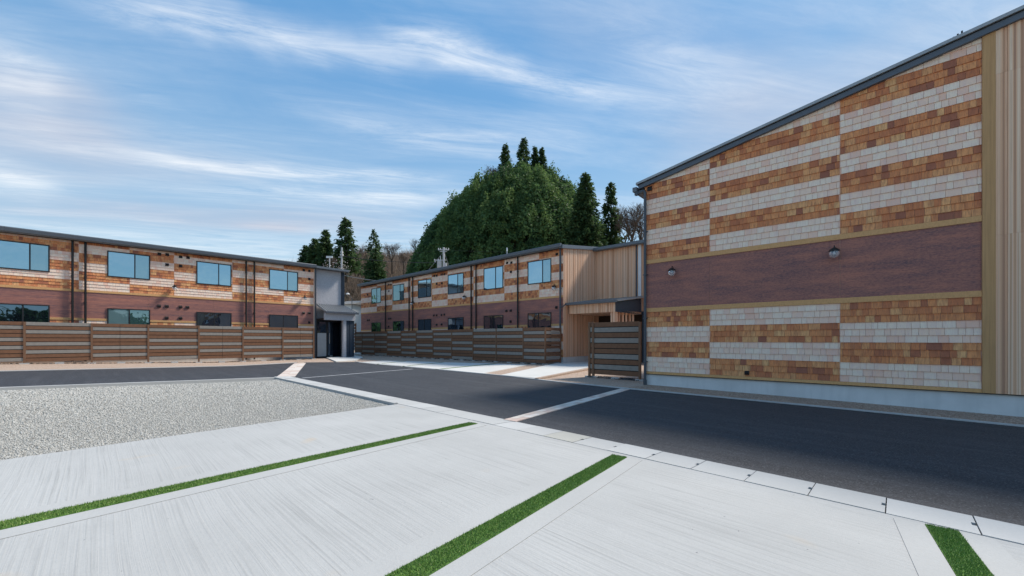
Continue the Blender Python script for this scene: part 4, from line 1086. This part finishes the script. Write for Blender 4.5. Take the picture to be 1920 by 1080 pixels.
house(630, 661, 62, 570, 560, M['whitepaint'], M['houseroof'], 'white house with pale roof glimpsed behind the entrance block', R(-12), 7, [(-1.0, 0.1, 3.6, 4.8), (.5, 1.2, 3.9, 4.8)])
house(662, 700, 70, 583, 572, M['whitepaint'], M['purpleroof'], 'house with plum tiled roof glimpsed in the gap beside the wing', R(8), 7, [(-1.4, -.5, 2.4, 3.7)])
# street lamp
Y = 52; x = at(660, Y); sl_ = empty('street_lamp', (x, Y, 0)); tag(sl_, 'street lamp with small pale head leaning over the white house roof', 'street lamp')
MB().tube((0, 0, -.1), (0, 0, hh(560, Y)), .07, .05, 8).build('pole', M['pipe'], sl_)
MB().path([(0, 0, hh(560, Y)), (-.2, 0, hh(556, Y)), (-.4, 0, hh(552.5, Y))], .035, 6).build('arm', M['pipe'], sl_)
hm = MB(); hm.lathe([(0, .17), (.16, .12), (.25, .02), (.2, -.08), (0, -.12)], (-.55, 0, hh(551.5, Y)), 12); hm.build('lamp_head', M['whitepaint'], sl_, True)
# utility pole with transformer
Y = 52; x = at(832, Y); up = empty('utility_pole', (x, Y, 0)); tag(up, 'concrete utility pole with crossarms and transformer rising above the wing roof', 'utility pole')
zt_ = hh(464, Y); MB().tube((0, 0, -.1), (0, 0, zt_), .2, .13, 10).build('pole', M['polecrete'], up)
ca = MB(); ca.box(-.72, .68, -.06, .06, zt_-.36, zt_-.26); ca.box(-.5, .35, -.06, .06, zt_-.56, zt_-.48)
ca.build('crossarm', M['polecrete'], up)
for xi in (-.68, -.42, .3, .62): MB().lathe([(0, 0), (.05, 0), (.075, .05), (.04, .1), (.07, .15), (0, .2)], (xi, 0, zt_-.26), 8).build('insulator', M['whitepaint'], up)
ca = MB(); ca.box(-1.22, .3, -.06, .06, zt_-1.68, zt_-1.58); ca.build('crossarm', M['polecrete'], up)
tf = MB(); tf.lathe([(0, .0), (.28, 0), (.3, .05), (.3, .85), (.26, .93), (0, .96)], (-.55, -.05, zt_-2.65), 14)
tfo = tf.build('transformer', M['slab'], up)
for xi in (-.68, -.45): MB().lathe([(0, 0), (.05, 0), (.06, .06), (.035, .12), (.05, .2), (0, .24)], (xi, -.05, zt_-1.7), 8).build('bushing', M['whitepaint'], tfo)
MB().tube((-.4, -.1, zt_-1.5), (-.4, -.1, zt_-1.12), .05, .04, 6).build('fuse', M['whitepaint'], up)
MB().tube((-1.1, 0, zt_-1.9), (-1.2, 0, zt_-1.5), .06, .05, 6).build('fuse', M['whitepaint'], up)
MB().box(.12, .42, -.1, .12, zt_-2.6, zt_-2.0).build('meter_box', M['polecrete'], up)
st_ = MB(); st_.tube((-.05, 0, zt_-.6), (-3.2, .5, zt_-4.2), .018, n=4); st_.tube((.05, 0, zt_-.6), (1.2, .4, zt_-4.0), .018, n=4); st_.build('guy_wire', M['wirelight'], up)
# pole farther over the entrance block
Y = 50; x = at(640.8, Y); p2 = empty('utility_pole', (x, Y, 0)); tag(p2, 'thin pale concrete pole standing before the tallest conifer of the cluster', 'utility pole')
MB().tube((0, 0, -.1), (0, 0, hh(464, Y)), .17, .1, 8).build('pole', M['polecrete'], p2)
for zz, w_ in ((hh(478, Y), .16), (hh(473, Y), .12)): MB().box(-w_, w_, -.16, .16, zz-.1, zz+.1).build('clamp_band', M['polecrete'], p2)
MB().box(-.42, .05, -.04, .04, hh(482, Y)-.05, hh(482, Y)+.05).build('crossarm', M['polecrete'], p2)
Y = 47; x = at(618, Y); p3 = empty('signpost', (x, Y, 0)); tag(p3, 'white panel on a thin post peeking over the entrance block roof', 'sign')
MB().tube((0, 0, 0), (0, 0, hh(482, Y)), .07, n=6).build('post', M['polecrete'], p3); MB().box(-.38, .38, -.06, -.0, hh(483.5, Y)-.02, hh(480.5, Y)+.02).build('panel', M['whitepaint'], p3)
# roof antenna
Y = 30; x = at(950.6, Y); an = empty('antenna_mast', (x, Y, 4.9)); tag(an, 'slim metal mast sticking up above the wing roof near the fifth window', 'antenna')
MB().tube((0, 0, 0), (0, 0, hh(464, Y)-4.9), .03, n=6).build('mast', M['polecrete'], an); MB().tube((0, 0, hh(471, Y)-4.9), (0, 0, hh(465.5, Y)-4.9), .05, n=6).build('cap', M['whitepaint'], an)
# overhead wires
def wire(pa, Ya, pb, Yb, sag, mat, label, r=.02):
    a = Vector((at(pa[0], Ya), Ya, hh(pa[1], Ya))); b = Vector((at(pb[0], Yb), Yb, hh(pb[1], Yb))); pts = []
    for i in range(15): t = i/14; p = a.lerp(b, t); p.z -= sag*4*t*(1-t); pts.append(p)
    o = MB().path(pts, r, 5).build('overhead_wire', mat); tag(o, label, 'wire', 'overhead wires between the poles')
wire((640.8, 480), 50, (832, 492), 52, .3, M['wire'], 'dark thick overhead wire between the two utility poles', .03)
wire((640, 515), 50, (760, 530), 47, .2, M['wirelight'], 'pale overhead wire sloping down towards the wing roof', .025)
wire((640.8, 468), 50, (832, 468), 52, .5, M['wire'], 'thin upper overhead wire crossing before the bare trees', .012)
wire((832, 468), 52, (1180, 462), 50, .5, M['wire'], 'thin overhead wire running before the wooded hill', .01)

# ------------------------------------------------------------------ hills
def dome(cx, cy, rx, ry, h, name, mat, p=2.4, q=.62, n=40):
    V = []; F_ = []
    for i in range(n+1):
        for j in range(n+1):
            a, b = -1+2*i/n, -1+2*j/n; X, Yy = a*math.sqrt(1-b*b/2), b*math.sqrt(1-a*a/2); r = min(1, math.hypot(X, Yy))
            V.append((cx+X*(rx if X < 0 else hrx(99)-1.5), cy+Yy*ry, -.3+h*(max(0, 1-r**p))**q))
    for i in range(n):
        for j in range(n): a = i*(n+1)+j; F_.append((a, a+n+1, a+n+2, a+1))
    me = bpy.data.meshes.new(name); me.from_pydata(V, [], F_); me.polygons.foreach_set('use_smooth', [True]*len(F_)); me.update()
    o = link(name, me, mat); o['kind'] = 'structure'; return o
HX, HY, HRX, HRY, HH = 2.8, 84, 25.0, 21.0, 34.6
def hrx(x): return HRX if x < HX else 18.5
def hill_h(x, y):
    r = math.hypot((x-HX)/hrx(x), (y-HY)/HRY)
    return -.3+HH*(max(0, 1-min(1, r)**2.0))**.47
dome(HX, HY, HRX-1.5, HRY-1.5, HH-3.4, 'wooded_hill', M['hillsoil'], 2.0, .47)
def leaf_cloud(centers, radii, per, size, rs, pointed=True, outward=.6):
    """quads scattered on and in crown lobes; returns (n,4,3)"""
    out = []; tone = []
    for c, r in zip(centers, radii):
        n = int(per*(r[0] if hasattr(r, '__len__') else r)**1.6); d = rs.normal(size=(n, 3)); d /= np.linalg.norm(d, axis=1)[:, None]; d[:, 2] = np.abs(d[:, 2])*1.0-.25*(rs.rand(n) < .4)
        rad = (r if not hasattr(r, '__len__') else np.array(r))
        lump = 1+.22*np.sin(d[:, 0:1]*5+c[0])*np.cos(d[:, 1:2]*5+c[1])
        if pointed: d = d*np.stack([1-.45*np.clip(d[:, 2], 0, 1)]*2+[1+.25*np.clip(d[:, 2], 0, 1)], 1)
        P = np.array(c)+d*rad*lump*rs.uniform(.72, 1.06, (n, 1))
        nrm = d*outward+rs.normal(size=(n, 3))*.55; nrm /= np.linalg.norm(nrm, axis=1)[:, None]
        t = np.cross(nrm, rs.normal(size=(n, 3))); t /= np.linalg.norm(t, axis=1)[:, None]+1e-9; b = np.cross(nrm, t)
        s = rs.uniform(.5, 1.2, (n, 1))*size
        tone.append(np.full(n, rs.beta(1.6, 1.6)))
        out.append(np.stack([P-t*s-b*s*.6, P+t*s-b*s*.6, P+t*s*.7+b*s*.7, P-t*s*.7+b*s*.7], 1))
    return np.concatenate(out), np.concatenate(tone)
def leaf_mesh(name, QT):
    me = np_mesh(name, QT[0], 4); a = me.attributes.new('tone', 'FLOAT', 'FACE'); a.data.foreach_set('value', QT[1].astype(np.float32)); return me
rs = np.random.RandomState(11)
cen, rad = [], []
tries = 0
while len(cen) < 900 and tries < 30000:
    tries += 1; a = rs.rand()*6.283; r = math.sqrt(rs.rand())*1.0
    x = HX+math.cos(a)*r*(HRX if math.cos(a) < 0 else hrx(99)); y = HY+math.sin(a)*HRY*r
    if y > HY+5: continue
    z = hill_h(x, y)
    R_ = rs.uniform(1.0, 2.6)
    if any((x-c[0])**2+(y-c[1])**2+(z-c[2])**2 < (.52*(R_+q_))**2 for c, q_ in zip(cen, rad)): continue
    cen.append((x, y, z-1.3+rs.uniform(-.8, .9))); rad.append(R_)
print('crowns', len(cen))
Q = leaf_cloud(cen, [np.array([r, r, r*rs.uniform(1.0, 1.65)]) for r in rad], 290, .165, rs)
tag(link('wood', leaf_mesh('wood', Q), M['wood_leaf']), 'dense dark evergreen wood covering the dome-shaped hill behind the wing', 'wood', kind='stuff')

# bare scrub hillside between the ranges and beyond
def ridge(x0, x1, y0, prof, name):
    V = []; F_ = []; n = 40; m = 10
    for i in range(n+1):
        x = x0+(x1-x0)*i/n; h = prof(x)
        for j in range(m+1): t = j/m; V.append((x*(1+.12*t), y0+45*t, -.5+h*math.sin(t*math.pi*.5)**.9))
    for i in range(n):
        for j in range(m): a = i*(m+1)+j; F_.append((a, a+m+1, a+m+2, a+1))
    me = bpy.data.meshes.new(name); me.from_pydata(V, [], F_); me.polygons.foreach_set('use_smooth', [True]*len(F_)); me.update(); o = link(name, me, M['hillsoil']); o['kind'] = 'structure'
def rprof(x): return 25.5+2.5*math.sin(x*.13)+1.2*math.sin(x*.41)
ridge(-75, 45, 88, rprof, 'hillside')
def twigs(name, pts, per, h0, h1, w, seed, mat, label=None, cat=None):
    r_ = np.random.RandomState(seed); n = len(pts)*per; P = np.repeat(np.array(pts), per, 0)+r_.normal(size=(n, 3))*np.array([.9, .7, .3])
    d = r_.normal(size=(n, 3))*np.array([.55, .55, .35])+np.array([0, 0, 1.0]); d /= np.linalg.norm(d, axis=1)[:, None]; h = r_.uniform(h0, h1, (n, 1)); tip = P+d*h
    s = np.cross(d, r_.normal(size=(n, 3))); s /= np.linalg.norm(s, axis=1)[:, None]; V = np.stack([P-s*w, P+s*w, tip], 1)
    mid = P+d*h*r_.uniform(.3, .7, (n, 1)); d2 = d+r_.normal(size=(n, 3))*.6; V2 = np.stack([mid-s*w*.7, mid+s*w*.7, mid+d2*h*.5], 1)
    o = link(name, np_mesh(name, np.concatenate([V, V2]), 3), mat)
    if label: tag(o, label, cat, kind='stuff')
    return o
pts = []
for _ in range(4200):
    x = rs.uniform(-68, 38); t = rs.rand(); xx = x*(1+.12*t); y = 88+45*t; z = -.5+rprof(x)*math.sin(t*math.pi*.5)**.9
    if math.hypot((xx-HX)/HRX, (y-HY)/HRY) < .95: continue
    pts.append((xx, y, z))
twigs('scrub', pts, 16, 1.2, 3.6, .055, 3, M['scrub'], 'brown leafless scrub covering the slope behind the gap', 'scrub')

# trees
def conifer(px, ptop, Y, pbase, wpx, label, dens=1.0, mat='conifer', seed=0, base_z=None, lean=0):
    r_ = np.random.RandomState(100+seed); x = at(px, Y); zt, zb_ = hh(ptop, Y), hh(pbase, Y); H = zt-zb_; Wd = wpx*1.22/2*Y/FOC
    root = empty('conifer_tree', (x, Y, zb_-2)); tag(root, label, 'tree', 'conifers behind the ranges')
    MB().tube((0, 0, 0), (0, 0, H+1.7), .035*H*.5+.08, .03, 7).build('trunk', M['bark'], root)
    V = []
    nb = int(120*dens*max(1, H/9))
    for i in range(nb):
        f_ = (i+r_.rand())/nb; z = 2+H*(1-f_*.98)-.1; L = Wd*(f_**.72)*r_.uniform(.62, 1.18)+.12; a = r_.rand()*6.283; dr = .18+.35*f_
        nl = int(7+L*11)
        tt = r_.uniform(.12, 1.0, nl)**.75; px_ = np.cos(a)*L*tt; py_ = np.sin(a)*L*tt; pz = z-dr*L*tt**1.4+r_.normal(size=nl)*.07*L+.28*L*tt**3
        C = np.c_[px_, py_, pz]+r_.normal(size=(nl, 3))*.10*(1+L*.5)
        s = r_.uniform(.12, .26, (nl, 1))*(1+.02*H)*(.75+.3*f_); d = np.c_[np.cos(a)*np.ones(nl), np.sin(a)*np.ones(nl), -.3*np.ones(nl)]+r_.normal(size=(nl, 3))*.5; d /= np.linalg.norm(d, axis=1)[:, None]
        q = np.cross(d, r_.normal(size=(nl, 3))+np.array([0, 0, 1.2])); q /= np.linalg.norm(q, axis=1)[:, None]
        V.append(np.stack([C-q*s*.55, C+q*s*.55, C+d*s*2.0+q*s*.15, C+d*s*1.8-q*s*.3], 1))
    o = link('crown', np_mesh('crown', np.concatenate(V), 4), M[mat], root)
    return root
spec = [ # px, top, Y, base, width, label, density
 (649, 408, 62, 505, 42, 'tallest pointed conifer of the cluster above the entrance block', 1.6),
 (610, 431, 63, 505, 36, 'broad bushy conifer just beside the tallest of the cluster', 1.6),
 (590, 447, 64, 505, 26, 'slim short conifer between the broad bushy one and the outermost low one', 1.3),
 (574, 461, 65, 505, 24, 'lowest outermost conifer of the cluster, half hidden by the range roof', 1.2),
 (701, 430, 88, 500, 32, 'thin-crowned conifer standing alone above the bare scrub', .8),
 (703, 466, 58, 545, 34, 'dark lone conifer in front of the scrub, its brownish tip below the thin one', 1.6),
 (948, 270, 84, 330, 24, 'outermost of the four conifers on the hill summit, beside the bare bush', 1.2),
 (982, 259, 84, 335, 34, 'tallest of the four conifers on the hill summit', 1.5),
 (1003, 275, 86, 330, 18, 'narrow conifer second lowest among the summit four', 1.3),
 (1016, 277, 85, 335, 20, 'narrow conifer at the downhill end of the summit four', 1.3),
 (1098, 325, 66, 520, 74, 'large broad conifer at the foot of the wooded hill above the porch', 2.4),
 (1146, 341, 68, 520, 52, 'dark narrow conifer next to the bare trees by the tall gable', 1.4),
 (822, 372, 74, 420, 16, 'young conifer poking out of the wooded slope', 1.0),
 (768, 425, 76, 520, 34, 'ragged conifer at the outer edge of the wooded hill', 1.6)]
spec = [s for s in spec if s[0] not in (822, 768)]
for i, (px, pt, Y, pb, w_, lb, dn) in enumerate(spec):
    conifer(px, pt, Y, pb, w_, lb, dn, 'conifer', i)
# trunks below the pixels reach the slope: simple stems down to the ground where the tree stands low
def bare_tree(px, ptop, Y, pbase, spread, label, seed, n0=5, mat='twig'):
    r_ = random.Random(seed); x = at(px, Y); zb_ = hh(pbase, Y); H = hh(ptop, Y)-zb_; root = empty('bare_tree', (x, Y, zb_-1.5)); tag(root, label, 'tree', 'leafless trees')
    tr = MB(); tr.tube((0, 0, 0), (0, 0, 1.5+H*.3), .02*H+.05, .016*H+.03, 6, False); tr.build('trunk', M['bark'], root)
    mb = MB()
    def grow(p, d, L, r, k):
        q = p+d*L; mb.tube(p, q, r, r*.65, 4 if k > 1 else 3, False)
        if k == 0: return
        for _ in range(3 if k > 2 else 3):
            e = Vector((r_.gauss(0, 1)*spread, r_.gauss(0, 1)*spread, r_.uniform(-.1, .6)))+d*1.1; e.normalize(); grow(p+d*L*r_.uniform(.55, 1), e, L*r_.uniform(.6, .82), r*.6, k-1)
    for _ in range(n0):
        e = Vector((r_.gauss(0, .6)*spread, r_.gauss(0, .6)*spread, 1)).normalized(); grow(Vector((0, 0, 1.5+H*.28*r_.uniform(.4, 1))), e, H*.27, .012*H+.02, 5)
    mb.build('crown', M[mat], root)
bare_tree(735, 450, 92, 502, .75, 'spreading leafless tree between the thin conifer and the wooded hill', 4, 6)
bare_tree(757, 470, 95, 505, .7, 'low leafless tree tucked against the edge of the wooded hill', 5, 4)
bare_tree(1185, 372, 62, 470, .6, 'tall leafless tree behind the link roof beside the gable eave', 6, 6)
bare_tree(1202, 372, 64, 475, .7, 'leafless tree half hidden behind the gable corner downpipe', 8, 6)
bare_tree(1172, 400, 66, 478, .6, 'thin leafless tree between the narrow dark conifer and the tall bare tree', 9, 5)
bare_tree(926, 303, 80, 350, .9, 'small leafless bush-like tree on the shoulder of the hill summit', 10, 6)
bare_tree(672, 455, 90, 505, .6, 'faint leafless tree behind the tallest conifer cluster', 12, 4)
bare_tree(624, 478, 58, 506, .9, 'rounded greyish leafless tree beside the white panel sign', 13, 7)
bare_tree(776, 440, 82, 500, .7, 'leafless tree leaning out of the hill edge', 14, 4)
# white blossom shrub
Y = 46; r_ = np.random.RandomState(9); bs = empty('blossom_shrub', (at(636, Y), Y, 0)); tag(bs, 'shrub with white blossom showing over the entrance block roof', 'shrub')
st = MB(); zc_ = hh(506, Y)
for i in range(26):
    a = r_.rand()*6.28; st.tube((0, 0, 0) if i < 2 else (0, 0, zc_-1.5), (math.cos(a)*r_.uniform(.2, 1.5), math.sin(a)*.6, zc_+r_.uniform(-.4, 1.0)), .03, .01, 4)
st.build('stem', M['bark'], bs)
C = np.c_[r_.uniform(-1.6, 1.2, 240), r_.normal(size=240)*.5, zc_+r_.uniform(-.6, 1.1, 240)]; d = r_.normal(size=(240, 3)); d /= np.linalg.norm(d, axis=1)[:, None]; e = np.cross(d, r_.normal(size=(240, 3))); e /= np.linalg.norm(e, axis=1)[:, None]
s = r_.uniform(.03, .06, (240, 1)); link('blossom', np_mesh('blossom', np.stack([C-d*s, C+e*s, C+d*s, C-e*s], 1), 4), M['blossom'], bs)

# low wooded ridge behind the viewer, as the window reflections imply
rs = np.random.RandomState(21); cen = []; rad = []
for i in range(150):
    a = R(110)+i/150*R(230); d = rs.uniform(78, 96); r_ = rs.uniform(3.2, 5.2); cen.append((math.sin(a)*d, math.cos(a)*d, rs.uniform(.5, 3.0))); rad.append(np.array([r_, r_, r_*rs.uniform(1., 1.5)]))
tag(link('distant_wood', leaf_mesh('distant_wood', leaf_cloud(cen, rad, 18, .8, rs)), M['wood_leaf']), 'low dark wood far across the open side of the court', 'wood', kind='stuff')
